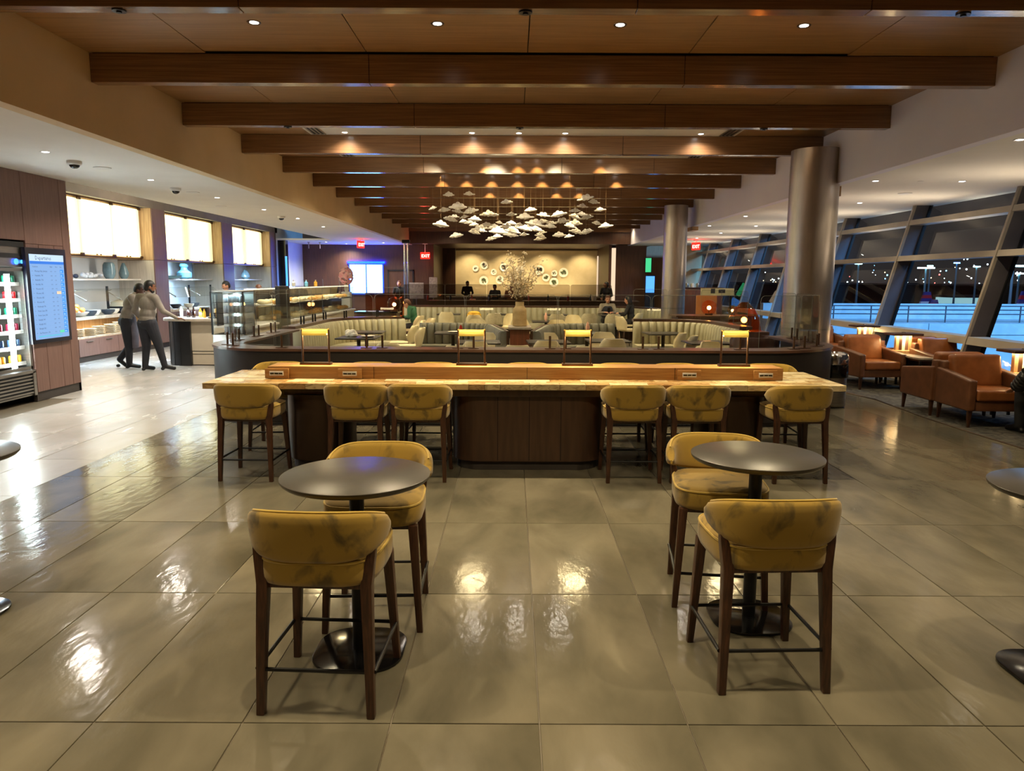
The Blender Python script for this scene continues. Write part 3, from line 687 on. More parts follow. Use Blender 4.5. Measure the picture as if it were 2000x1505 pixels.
# pedestals and apron
MB().box(-2.10, 2.36, 6.66, 7.22, .69, .778).box(-.75, 1.05, 6.565, 7.315, .70, .778).build('apron', wood_base, ct, bevel=.01)
def pod(x0, x1, r, lab, panels):
    m_ = MB(); m_.prism(m_.rpoly(x0, x1, 6.60, 7.28, r, 10), .09, .70); o = m_.build('pedestal', wood_base, ct, smooth=35)
    m_ = MB(); m_.prism(m_.rpoly(x0+.04, x1-.04, 6.64, 7.24, r-.03, 10), 0, .09); m_.build('plinth', dark_kick, o)
    for p in panels: MB().box(p-.003, p+.003, 6.596, 6.602, .10, .69).build('panel_joint', joint, o, smooth=0)
pod(-.56, .86, .26, '', [-.13, .16, .45])
wb_keep = wood_base; wood_base = pm('dark_bronze_pedestal', C(58, 44, 34), C(70, 54, 42), (2, 2, .5), 3, 4, .3, metal=.6)
pod(-2.12, -1.52, .27, '', [])
pod(1.78, 2.38, .27, '', []); wood_base = wb_keep
# oak spine with sockets
sp_ = MB().box(-2.28, 2.53, 6.78, 7.08, ZT, .945).build('spine', wood_spine, ct, bevel=.004)
for x in (-1.29, .14, 1.52): MB().box(x-.002, x+.002, 6.777, 6.781, ZT+.002, .944).build('panel_joint', joint, sp_, smooth=0)
for x in [-2.19, -1.51, 1.65, 2.36]:
    s_ = MB().box(x-.11, x+.11, 6.755, 6.779, ZT+.004, .925).build('socket_block', wood_spine, ct, bevel=.003)
    pl = MB().box(x-.065, x+.065, 6.748, 6.756, ZT+.030, .902).build('faceplate', white_lam, s_, bevel=.002)
    for q in (-.040, 0, .040): MB().box(x+q-.017, x+q+.017, 6.744, 6.749, ZT+.045, .887).build('socket', glossy_black, pl)
# table lamps on the spine
shade_in = em('lamp_diffuser', (1, .78, .36, 1), 6)
brass_lit = pm('brass_shade', C(214, 186, 88), C(222, 196, 100), ns=3, rough=.45, metal=.15)
for i, x in enumerate([-1.865, -.385, .62, 2.11]):
    t = thing('table_lamp', 'bronze frame table lamp with brass shade on the oak spine, %s from the left' % ORD[i], 'lamp', (x, 6.93, .945), 0, 'bronze frame lamps on the mosaic table')
    MB().box(-.145, .145, -.045, .045, 0, .022).build('base_plate', bronze, t, bevel=.003)
    for s_ in (-1, 1):
        MB().cyl((s_*.125, 0, .02), (s_*.125, 0, .335), .0095, n=12).build('post', bronze, t)
        MB().sph((s_*.125, 0, .335), .0105, nu=10, nv=6).build('post_cap', brass, t)
    m_ = MB(); R = []
    for xx in (-.116, .116):
        P = []
        for k in range(15): a = rad(-20+220*k/14); P.append((xx, .045*math.cos(a), .295+.045*math.sin(a)))
        for k in range(15): a = rad(200-220*k/14); P.append((xx, .041*math.cos(a), .295+.041*math.sin(a)))
        R.append(P)
    m_.ring(R); m_.build('shade', brass_lit, t)
    MB().box(-.11, .11, -.030, .030, .285, .292).build('diffuser', shade_in, t)
    area((x, 6.93, 1.222), 5.5, (1, .80, .42), .22, .05)
    area((x, 6.70, 1.32), .35, (1, .8, .42), .2, .03, (0, 1, -.3))  # added light in front of each lamp that brightens its brass shade

# ---------------------------------------------------------------- dining enclosure: dark half wall with glass
def arcpath(pts, n=10):
    """rounded polyline: pts = [(x,y,r)]"""
    out = []
    for i, (x, y, r) in enumerate(pts):
        if r == 0 or i in (0, len(pts)-1): out.append((x, y)); continue
        p = Vector((x, y)); a = (Vector(pts[i-1][:2])-p).normalized(); b_ = (Vector(pts[i+1][:2])-p).normalized()
        ang = a.angle(b_); d = r/math.tan(ang/2); s_ = p+a*d; e_ = p+b_*d
        c = p+(a+b_).normalized()*(r/math.sin(ang/2)); a0 = math.atan2(s_.y-c.y, s_.x-c.x); a1 = math.atan2(e_.y-c.y, e_.x-c.x)
        da = (a1-a0+PI) % (2*PI)-PI
        out += [(c.x+r*math.cos(a0+da*k/n), c.y+r*math.sin(a0+da*k/n)) for k in range(n+1)]
    return out
def offs(path, d):
    o = []
    for i, p in enumerate(path):
        a = Vector(path[max(0, i-1)]); b_ = Vector(path[min(len(path)-1, i+1)]); t_ = (b_-a).normalized(); o.append((p[0]-t_.y*d, p[1]+t_.x*d))
    return o
def wallmb(m_, path, d0, d1, z0, z1):
    A_, B_ = offs(path, d0), offs(path, d1)
    return m_.ring([[(a[0], a[1], z0), (b_[0], b_[1], z0), (b_[0], b_[1], z1), (a[0], a[1], z1)] for a, b_ in zip(A_, B_)])
def resample(path, n=None, step=None):
    P = [Vector(p) for p in path]; d = [0]
    for i in range(1, len(P)): d.append(d[-1]+(P[i]-P[i-1]).length)
    n = n or max(2, int(round(d[-1]/step))+1); out = []
    for k in range(n):
        s_ = d[-1]*k/(n-1); i = 1
        while i < len(P)-1 and d[i] < s_: i += 1
        f = (s_-d[i-1])/max(1e-9, d[i]-d[i-1]); out.append(tuple(P[i-1].lerp(P[i], f)))
    return out
HWZ = .93
path = arcpath([(-3.87, 12.1, 0), (-3.87, 8.65, 1.0), (4.22, 8.65, 1.25), (4.22, 11.1, 0)], 14)
hw = thing('half_wall', 'dark curved half wall with a reddish wood cap behind the mosaic table', 'partition', (0, 0, 0)); hw['kind'] = 'structure'
wallmb(MB(), path, -.0, .14, .06, HWZ-.03).build('panel', halfwall, hw, smooth=35)
wallmb(MB(), path, .015, .12, 0, .06).build('plinth', dark_kick, hw, smooth=35)
wallmb(MB(), path, -.015, .36, HWZ-.03, HWZ).build('cap', trimwood, hw, smooth=35)
# glass panes: straight ones and the rounded corners
ps = resample(path, 420); 
def seg_between(cond): return [p for p in ps if cond(p)]
GZ0, GZ1 = HWZ+.025, 1.575
def pane(parent, a, b_, z0=GZ0, z1=GZ1, mm=None, th=.010, r=.06):
    a = Vector(a); b_ = Vector(b_); d = (b_-a); L_ = d.length; d.normalize(); nrm = Vector((-d.y, d.x)); m_ = MB()
    P = [(0, z0), (L_, z0)]
    for k in range(5): t_ = rad(90*k/4); P.append((L_-r+r*math.cos(t_), z1-r+r*math.sin(t_)))
    for k in range(5): t_ = rad(90+90*k/4); P.append((r+r*math.cos(t_), z1-r+r*math.sin(t_)))
    R = []
    for q in (-th/2, th/2): R.append([(a.x+d.x*u+nrm.x*q, a.y+d.y*u+nrm.y*q, z) for u, z in P])
    m_.ring(R); o = m_.build('pane', mm or glass, parent, smooth=0)
    MB().tube([(a.x+d.x*u, a.y+d.y*u, z) for u, z in P], .0022, 4, loop=True).build('edge', edge_m, o, smooth=0); return o  # outline tube imitating the highlight along the pane's rim
gs = thing('glass_screen', 'row of clear glass panes with rounded corners standing on the front half wall', 'screen', (0, 0, 0))
GX = [-2.86, -1.665, -.565, .545, 1.665, 2.83]
GYY = 8.65+.17
for a, b_ in zip(GX[:-1], GX[1:]): pane(gs, (a+.008, GYY), (b_-.008, GYY))
gp = offs(path, .17)
left_c = [p for p in gp if p[0] < -2.86]; right_c = [p for p in gp if p[0] > 2.83]
lc = resample(left_c, 6); rc = resample(right_c, 6)
for a, b_ in zip(lc[:-1], lc[1:]): pane(gs, Vector(a).lerp(Vector(b_), .01), Vector(a).lerp(Vector(b_), .99))
for a, b_ in zip(rc[:-1], rc[1:]): pane(gs, Vector(a).lerp(Vector(b_), .01), Vector(a).lerp(Vector(b_), .99), mm=glass)
pins = []
for x in GX[1:-1]: pins += [(x-.09, GYY), (x+.10, GYY)]
for P in (lc, rc):
    for q in P[1:-1] if P is lc else P[1:-1]:
        q = Vector(q); i = P.index(tuple(q)); d = (Vector(P[i+1])-Vector(P[i-1])).normalized()
        pins += [tuple(q-d*.10), tuple(q+d*.10)]
pins += [(-2.78, GYY), (2.75, GYY)]
for p in pins:
    c_ = MB().cyl((p[0], p[1]-.012, HWZ), (p[0], p[1]-.012, HWZ+.155), .0135, n=12).build('clamp_post', bronze, gs)
    MB().box(p[0]-.065, p[0]+.065, p[1]-.05, p[1]+.03, HWZ, HWZ+.008).build('clamp_foot', bronze, c_, bevel=.003)

# ---------------------------------------------------------------- channel-tufted banquettes
def banquette(pathpts, side, mm, lab, zt=.90, seat=True, ch=.155, rail=True, railz=.955, zs=.45, depth=.52, seatm=None):
    """path = foot of the backrest's rear; side=+1 seat lies to the left of the travel direction"""
    t = thing('banquette', lab, 'banquette', (0, 0, 0), 0, 'channel-tufted banquettes')
    P = resample(pathpts, 400); L_ = sum((Vector(P[i+1])-Vector(P[i])).length for i in range(399)); n = max(3, int(L_/ch)); N_ = n*6
    S = resample(pathpts, N_+1); O = [offs(S, side*d) for d in (0, 1)]
    nrm = [Vector(b_)-Vector(a) for a, b_ in zip(O[0], O[1])]
    rings = []
    for i, p in enumerate(S):
        f = (i % 6)/6.0; bul = .028+.05*math.sin(PI*f)**.5 if i % 6 else .018
        v = nrm[i]; q = []
        for d, z in ((0, zs-.1), (0, zt-.02), (.03, zt), (.06+bul*.5, zt-.005+.012*(bul > .03)), (.07+bul, zt-.04), (.09+bul, (zt+zs)/2), (.10+bul, zs-.02), (.1, zs-.1)):
            q.append((p[0]+v.x*d, p[1]+v.y*d, z))
        rings.append(q)
    MB().ring(rings).build('backrest', mm, t, smooth=50)
    S2 = resample(pathpts, 40)
    w_ = MB(); wallmb(w_, S2, side*-.05, 0, 0, zt); w_.build('frame', wood_dark, t, smooth=35)
    if seat:
        w_ = MB()
        A_, B_ = offs(S2, side*.12), offs(S2, side*(.12+depth))
        m2 = MB().ring([[(a[0], a[1], .28), (b_[0], b_[1], .28), (b_[0], b_[1], zs-.04), (b_[0]*.97+a[0]*.03, b_[1]*.97+a[1]*.03, zs), (a[0], a[1], zs)] for a, b_ in zip(A_, B_)])
        m2.build('seat', seatm or mm, t, smooth=50)
        wallmb(MB(), S2, side*.12, side*(.05+depth), 0, .28).build('plinth', wood_dark, t, smooth=35)
    if rail:
        wallmb(MB(), S2, side*-.18, side*.05, zt+.0, railz).build('rail', trimwood, t, smooth=35)
    return t
LB = arcpath([(-3.72, 12.4, 0), (-3.72, 15.95, 1.35), (-2.42, 15.95, 0)], 10)
banquette(LB, -1, tuft, 'cream channel-tufted banquette curving along the left glass rail')
BB = arcpath([(-3.4, 22.9, 0), (3.7, 22.8, .9), (4.4, 21.2, 0)], 8)
banquette(BB, -1, tuft, 'long cream channel-tufted banquette across the back of the dining area', ch=.18)
RB = arcpath([(2.52, 15.3, 0), (3.95, 15.3, .9), (4.05, 12.9, 0)], 8)
banquette(RB, -1, tuft, 'cream channel-tufted banquette curving in front of the amber lamps at right')
ML = arcpath([(-1.9, 15.1, 0), (-.45, 15.1, .8), (-.10, 12.75, 0)], 8)
banquette(ML, -1, tuftgrey, 'grey channel-tufted banquette left of the vase plinth', zt=.87, rail=False, depth=.42)
MR = arcpath([(.36, 12.75, 0), (.72, 15.1, .8), (2.1, 15.1, 0)], 8)
banquette(MR, -1, tuftgrey, 'grey channel-tufted banquette right of the vase plinth', zt=.87, rail=False, depth=.42)
# plinth with the big vase
t = thing('plinth', 'tapered reddish wood plinth carrying the tall vase', 'plinth', (.13, 13.0, 0))
MB().box(-.17, .17, -.3, .35, 0, .90).build('body', wood_red, t, bevel=.005)
MB().box(-.2, .2, -.33, .38, .90, .94).build('top', stone_top, t, bevel=.005)
vasem = pm('sandstone_vase', C(190, 158, 100), C(212, 182, 124), (1, 1, 2), 6, 5, .7, bump=.1)
vs = thing('vase', 'tall sand-coloured bottle vase on the wooden plinth', 'vase', (.13, 12.98, .94))
MB().lathe([(.09, 0), (.125, .01), (.128, .05), (.122, .26), (.118, .30), (.085, .345), (.075, .36), (.075, .43), (.068, .43), (.068, .36)], n=32, close=False).build('body', vasem, vs)
MB().lathe([(.0, .38), (.068, .38)], n=24, close=False).build('inside', dark_kick, vs)
# blossom branches
br = pm('twig_brown', C(104, 74, 42), C(130, 96, 56), ns=9, rough=.8)
blos = pm('cream_blossom', C(232, 214, 168), C(240, 226, 190), ns=9, rough=.7)
bt = thing('blossom_branches', 'wide spray of cream blossom branches in the tall vase', 'flowers', (.13, 12.98, 1.33))
tw = MB(); fl = MB(); rnd = random.Random(3)
for i in range(34):
    az = rnd.uniform(0, 2*PI); sp0 = rnd.uniform(.03, .55); h = rnd.uniform(.45, .95)*(1.1-.5*sp0)
    p = [Vector((0, 0, 0))]
    for k in range(1, 7):
        f = k/6; p.append(Vector((math.cos(az)*sp0*f**1.25+rnd.uniform(-.02, .02), math.sin(az)*sp0*.7*f**1.25, -.02+h*f)))
    tw.tube(p, [.006-.0007*k for k in range(7)], 4)
    for k in range(28):
        f = rnd.uniform(.3, 1); q = int(f*6); q = min(q, 5); c = p[q].lerp(p[q+1], f*6-q)
        c = c+Vector((rnd.gauss(0, .028), rnd.gauss(0, .028), rnd.gauss(0, .028)))
        r_ = rnd.uniform(.010, .020); fl.sph(c, r_, r_, r_*.8, 5, 3)
tw.build('stems', br, bt, smooth=0)
o = fl.build('blossoms', blos, bt, smooth=0); o['kind'] = 'stuff'
# rear glass rail above the back banquette
g2 = thing('glass_screen', 'row of glass panes above the long back banquette', 'screen', (0, 0, 0))
for a, b_ in zip([-3.4, -2.1, -.8, .5, 1.8], [-2.1, -.8, .5, 1.8, 3.1]): pane(g2, (a+.01, 22.98), (b_-.01, 22.98), .96, 1.61, glass_grey)
g3 = thing('glass_screen', 'glass panes on the left curved banquette rail', 'screen', (0, 0, 0))
q = resample(offs(LB, .08), 7)
for a, b_ in zip(q[:-1], q[1:]): pane(g3, Vector(a).lerp(Vector(b_), .01), Vector(a).lerp(Vector(b_), .99), .96, 1.58)
for a in q[1:-1]:
    MB().cyl((a[0]+.06, a[1], .955), (a[0]+.06, a[1], 1.1), .016, n=8).cyl((a[0]+.06, a[1]-.18, .955), (a[0]+.06, a[1]-.18, 1.1), .016, n=8).build('clamp_post', black_metal, g3)
g4 = thing('glass_screen', 'glass panes on the right curved banquette rail', 'screen', (0, 0, 0))
q = resample(offs(RB, .08), 6)
for a, b_ in zip(q[:-1], q[1:]): pane(g4, Vector(a).lerp(Vector(b_), .01), Vector(a).lerp(Vector(b_), .99), .96, 1.57)

# ---------------------------------------------------------------- cream shell dining chairs
def make_chair(mm, w=.47, ht=.82, wing=1.0):
    t = thing('dining_chair', '', 'chair')
    rings = []; n = 20
    prof = []                                            # shell as bent sheet: from front of the seat up to the back top
    for k in range(n):
        f = k/(n-1)
        if f < .42: y = .24-.44*f/.42; z = .455-.015*math.sin(PI*f/.42)
        elif f < .58: a = (f-.42)/.16*PI/2; y = -.20-.07*math.sin(a); z = .455+.07*(1-math.cos(a))
        else: g = (f-.58)/.42; y = -.27-.06*g; z = .525+(ht-.525)*g
        ww = w/2*(1 if f < .6 else (1-((f-.6)/.4)**3*.38))
        curl = .045 if f < .4 else .045+.11*wing*math.sin(min(1, (f-.4)/.35)*PI/2)*(1 if f < .8 else 1-(f-.8)*2.5)
        prof.append((y, z, ww, curl, f))
    for side_ in (1,):
        for (y, z, ww, curl, f) in prof:
            T_ = .03; P = []
            for s_ in range(9):
                u = -1+2*s_/8; P.append((u*ww, y+(curl*abs(u)**2.2 if f > .42 else 0), z+(curl*.5*abs(u)**3 if f <= .5 else 0)))
            Q = []
            for s_ in range(8, -1, -1):
                u = -1+2*s_/8; dy, dz = (0, -T_) if f < .42 else ((-T_, 0) if f > .58 else (-T_*.7, -T_*.7))
                Q.append((u*ww, y+dy+(curl*abs(u)**2.2 if f > .42 else 0), z+dz+(curl*.5*abs(u)**3 if f <= .5 else 0)))
            rings.append(P+Q)
    MB().ring(rings).build('shell', mm, t, bevel=.0, smooth=70)
    m_ = MB(); m_.prism(m_.rpoly(-w/2+.03, w/2-.03, -.2, .22, .08), .45, .485); m_.build('seat_pad', mm, t, bevel=.012)
    for sx in (-1, 1):
        for sy in (-1, 1): MB().cyl((sx*.15, -.02+sy*.15, .42), (sx*.21, -.02+sy*.21, 0), .018, .010, n=8).build('leg', wood_tan if mm is cream2 else wood_leg, t)
    return t
chA = make_chair(cream); chB = make_chair(cream2, .50, .80, .8)
used = set()
def put_chair(pro, x, y, rz, lab, sc_=None):
    g = 'cream shell chairs in the dining area'
    if pro.name not in used:
        used.add(pro.name); pro.location = (x, y, 0); pro.rotation_euler = (0, 0, rad(rz)); pro['label'] = lab; pro['group'] = g; return
    dup(pro, (x, y, 0), rad(rz), lab, g)
# rz = 0 faces away from the camera (+Y); 180 faces the camera
CH = [
 (0, -2.28, 15.0, 95, 'cream shell chair seen side-on, first of the pair by the left cream booth'),
 (0, -2.05, 14.3, 100, 'cream shell chair seen side-on, second of the pair by the left cream booth'),
 (0, -2.35, 16.9, 105, 'cream shell chair side-on, just in front of the person in green'),
 (0, -2.22, 17.8, 110, 'cream shell chair side-on, right behind the person in green'),
 (0, -1.95, 21.75, 4, 'cream shell chair with its back to us, left of the yellow coat'),
 (1, -0.87, 17.8, 180, 'beige rounded chair in front of the yellow coat'),
 (1, -0.56, 21.4, 10, 'beige shell chair right of the yellow coat'),
 (0, -0.05, 20.3, 170, 'cream shell chair showing just left of the tall vase'),
 (0, 0.22, 18.3, 190, 'cream shell chair half hidden behind the tall vase'),
 (1, 1.33, 21.1, -14, 'beige shell chair with its back to us, right of the tall vase'),
 (0, 1.66, 19.65, 185, 'cream rounded chair between the two beige ones right of the vase'),
 (1, 2.2, 21.5, 8, 'beige shell chair left of the man in the dark vest'),
 (0, 1.05, 17.1, 180, 'low cream chair back behind the right grey banquette'),
 (1, 2.92, 21.3, -4, 'beige shell chair in front of the man in the dark vest, a coat over it'),
 (0, 3.05, 19.4, -70, 'cream shell chair seen side-on by the person in the black coat'),
 (0, -1.82, 10.95, 0, 'cream chair top just above the half wall, between the first two lamps'),
 (0, -0.58, 11.45, 4, 'cream chair with its back to us behind the second lamp'),
 (0, -0.48, 12.75, 180, 'cream chair facing us behind the second lamp'),
 (0, 0.62, 12.8, 182, 'cream chair facing us, left of the third lamp'),
 (0, 0.55, 11.62, -2, 'cream chair with its back to us, left of the third lamp'),
 (0, 1.64, 13.0, 178, 'cream chair facing us, right of the third lamp'),
 (0, 1.63, 12.02, 0, 'cream chair with its back to us, right of the third lamp'),
 (0, 0.07, 10.81, 2, 'cream chair top just above the half wall in front of the plinth'),
 (0, -0.78, 10.7, -3, 'cream chair top just above the half wall left of the second lamp'),
 (0, 1.08, 10.72, 0, 'cream chair top just above the half wall by the third lamp'),
 (0, 2.78, 13.2, 80, 'cream chair side-on by the black table of the right booth'),
 (0, 2.84, 12.6, 78, 'cream chair side-on, the nearer of two by the right booth'),
 (0, 3.12, 11.0, 200, 'cream chair behind the fourth lamp'),
 (0, 1.93, 10.45, 0, 'cream chair top just above the half wall before the right booth'),
]
for k_, x, y, rz, lab in CH: put_chair(chB if k_ else chA, x, y, rz, lab)
# black square cafe tables
def make_cafe():
    t = thing('cafe_table', '', 'table')
    m_ = MB(); m_.prism(m_.rpoly(-.35, .35, -.35, .35, .04), .715, .74); m_.build('tabletop', black_top, t, bevel=.004)
    MB().cyl((0, 0, .015), (0, 0, .715), .035, n=12).build('column', black_metal, t)
    m_ = MB(); m_.prism(m_.rpoly(-.22, .22, -.22, .22, .05), 0, .015); m_.build('base_plate', black_metal, t)
    return t
cf = make_cafe(); ff = True
for x, y, lab in [(-2.72, 12.95, 'black square table set by the left cream booth'), (-2.85, 14.3, 'black square table deep in the left cream booth'), (-.55, 12.1, 'black square table between the chairs behind the second lamp'), (.6, 12.2, 'black square table between the chairs left of the third lamp'),
                  (1.63, 12.5, 'black square table between the chairs right of the third lamp'), (-1.15, 14.2, 'black square table before the left grey banquette'), (1.45, 14.2, 'black square table before the right grey banquette'), (2.95, 14.3, 'black square table in the right cream booth'),
                  (3.25, 12.2, 'larger black square table at the front of the right cream booth'), (-1.9, 22.0, 'black square table by the back banquette at left'), (-.4, 22.0, 'black square table by the back banquette near the vase'), (1.3, 21.9, 'black square table by the back banquette right of the vase'), (2.92, 21.75, 'black square table in front of the man in the dark vest'), (-3.05, 19.5, 'black square table beside the person in green')]:
    if ff: cf.location = (x, y, 0); tag(cf, lab, 'table', 'black square dining tables'); ff = False
    else: dup(cf, (x, y, 0), rad(3), lab, 'black square dining tables')
# things on those tables
def tag_at(mb, name, mm, loc, lab, cat, group=None, **k):
    o = mb.build(name, mm, **k); o.location = loc; return tag(o, lab, cat, group)
wht = pm('white_porcelain', C(232, 226, 210), C(238, 232, 218), ns=3, rough=.25)
nap = pm('napkin_white', C(224, 214, 190), C(236, 228, 206), ns=10, rough=.9, bump=.4)
def crumple(seed, s_): 
    m_ = MB(); r_ = random.Random(seed)
    for k in range(5): m_.sph((r_.uniform(-s_, s_)*.5, r_.uniform(-s_, s_)*.4, s_*(.25+.3*r_.random())), s_*r_.uniform(.3, .6), s_*r_.uniform(.25, .5), s_*r_.uniform(.2, .5), 8, 5)
    return m_
tag_at(crumple(1, .16), 'napkin', nap, (-2.85, 12.95, .742), 'crumpled cream napkin on the table of the left cream booth', 'napkin', smooth=20)
tag_at(MB().lathe([(.08, 0), (.13, .02), (.14, .025), (.13, .022), (.08, .008)], n=24), 'plate', wht, (-2.55, 12.9, .742), 'white plate with leftovers on the left booth table', 'plate')
for i, (x, y, lab) in enumerate([(-1.12, 14.1, 'white plate on the table left of the plinth'), (-2.0, 21.95, 'white plate on the table at the left of the back banquette'), (-.42, 21.95, 'white plate on the table near the vase')]):
    tag_at(MB().lathe([(.07, 0), (.12, .02), (.13, .025), (.12, .022), (.07, .008)], n=20), 'plate', wht, (x, y, .742), lab, 'plate', 'plates in the dining area')
amb = pm('amber_glass_solid', C(150, 40, 24), rough=.1)
tag_at(MB().lathe([(.03, 0), (.035, .05), (.03, .10), (.012, .14)], n=14), 'sauce_bottle', amb, (-1.0, 14.25, .742), 'small red sauce bottle on the table left of the plinth', 'bottle')
pk = pm('pink_napkin', C(236, 176, 150), C(244, 196, 170), ns=8, rough=.8)
for i, (x, y) in enumerate([(1.45, 14.1), (.85, 18.6)]):
    tag_at(MB().lathe([(.02, 0), (.035, .05), (.04, .12), (.015, .2), (.002, .22)], n=10), 'folded_napkin', pk, (x, y, .742 if i == 0 else .72), ['upright pink folded napkin on the table right of the plinth', 'small pink folded napkin behind the vase'][i], 'napkin')
dup(cf, (.85, 18.6, -.02), 0, 'black square table just behind the vase', 'black square dining tables')
# yellow coat over a chair
yc = pm('yellow_puffer', C(214, 160, 24), C(236, 190, 50), (1, 1, 5), 6, 4, .5, bump=.6)
m_ = MB()
for k in range(6): m_.tube([(-.24*(1-.08*k), -.06, .45+.07*k), (-.1, -.15, .47+.07*k), (.1, -.15, .46+.07*k), (.24*(1-.08*k), -.06, .45+.07*k)], .055, 8)
m_.sph((0, -.1, .86), .17, .1, .06, 12, 6)
o = m_.build('coat', yc, smooth=60); o.location = (-1.03, 19.9, 0); tag(o, 'puffy yellow coat draped over a chair left of the vase', 'coat')
dup(chA, (-1.03, 19.95, 0), 0, 'cream chair under the yellow coat', 'cream shell chairs in the dining area')
# ---------------------------------------------------------------- hanging clouds
cloudm = pm('white_porcelain_cloud', C(248, 245, 238), C(252, 250, 244), ns=9, rough=.45)
wirem = pm('thin_wire', C(150, 120, 80), rough=.5, metal=.3)
def remeshed(mb, vox, smooth_it=4, fac=.5):
    me = mb.build('tmp', plaster, smooth=0, data_only=True); o = bpy.data.objects.new('tmp', me); COL.objects.link(o)
    md = o.modifiers.new('r', 'REMESH'); md.mode = 'VOXEL'; md.voxel_size = vox
    ms = o.modifiers.new('s', 'SMOOTH'); ms.factor = fac; ms.iterations = smooth_it
    dg = bpy.context.evaluated_depsgraph_get(); r = bpy.data.meshes.new_from_object(o.evaluated_get(dg))
    bpy.data.objects.remove(o); bpy.data.meshes.remove(me)
    r.polygons.foreach_set('use_smooth', [True]*len(r.polygons)); return r
CLM = []
for s_ in range(6):
    r_ = random.Random(40+s_); m_ = MB(); n = r_.randint(4, 6)
    for k in range(n):
        f = k/(n-1)*2-1; h = (1-abs(f)**1.3)*(.075+.03*r_.random())+.035
        m_.sph((f*.17+r_.uniform(-.02, .02), r_.uniform(-.03, .03), h*.5), .075, .07, h, 14, 9)
    m_.sph((0, 0, .012), .22, .09, .022, 18, 8)
    me = remeshed(m_, .012, 3); me.materials.clear(); me.materials.append(cloudm); me.name = 'cloud'; CLM.append(me)
wire_me = MB().cyl((0, 0, .05), (0, 0, 1), .0022, n=4).build('wire', wirem, data_only=True, smooth=0)
CL = [(875,379,1),(914,377,1),(988,393,1.1),(1142,385,1.4),(1158,392,1.2),(1136,400,1),(1170,407,.95),(1121,409,1),(1035,408,1),(844,405,.7),(866,409,1.1),(893,403,1.5),(892,411,1.1),(918,411,1.3),(886,421,.8),(878,427,1.35),(905,422,.8),(951,417,1.4),(964,418,.9),(997,417,1),(1023,422,1.5),(1059,418,1.1),(1090,417,1.3),(1121,421,1.2),(1135,416,.9),(1144,422,1.2),(860,438,1.35),(904,431,.8),(916,433,1),(926,427,1.1),(924,437,.8),(890,459,1.2),(935,445,1.5),(949,438,1.2),(963,443,1.2),(972,451,1.6),(957,465,1),(970,460,.9),(974,433,.7),(988,441,1.5),(998,434,.9),(1014,437,.8),(1000,450,1.4),(996,457,1.3),(1008,442,.9),(1022,456,.9),(1022,445,1.2),(1029,443,1.1),(1043,436,1.8),(1045,446,1.2),(1057,452,1),(1054,459,1),(1054,464,1.15),(1058,431,1.1),(1073,440,1.1),(1075,433,.9),(1091,457,1.2),(1096,430,1.5),(1110,459,.8),(1112,439,1),(1120,434,1.4),(1123,450,1.2),(1143,451,1.2),(1149,447,.8),(1164,433,.9),(1181,439,1.2),(925,452,1.1),(940,449,.9)]
CL.sort(key=lambda c: (round((c[1]-374)/13), c[0])); rowc = {}; rown = ['topmost row', 'second row from the top', 'third row from the top', 'fourth row from the top', 'fifth row from the top', 'second lowest row', 'lowest row', 'bottom row']
rr = random.Random(11)
for i, (px_, py_, s_) in enumerate(CL):
    row = round((py_-374)/13); k = rowc.get(row, 0); rowc[row] = k+1
    Yd = 17.2+rr.uniform(-1.4, 1.8); p = aty(px_, py_+3, Yd)
    t = thing('hanging_cloud', 'white hanging cloud, %s from the left in the %s' % (ORD[k], rown[row]), 'ornament', p, rr.uniform(-.4, .4), 'white clouds of the hanging mobile')
    o = link('cloud', CLM[i % 6], t); o.scale = (s_*.58, s_*.56, s_*.46); o.rotation_euler = (rr.uniform(-.15, .15), rr.uniform(-.25, .25), 0)
    w_ = link('wire', wire_me, t); w_.scale = (1, 1, ZC-p.z)
point((-.3, 16.3, 3.35), 8, WARM, .3)  # added fill light among the clouds, no bulb hangs there

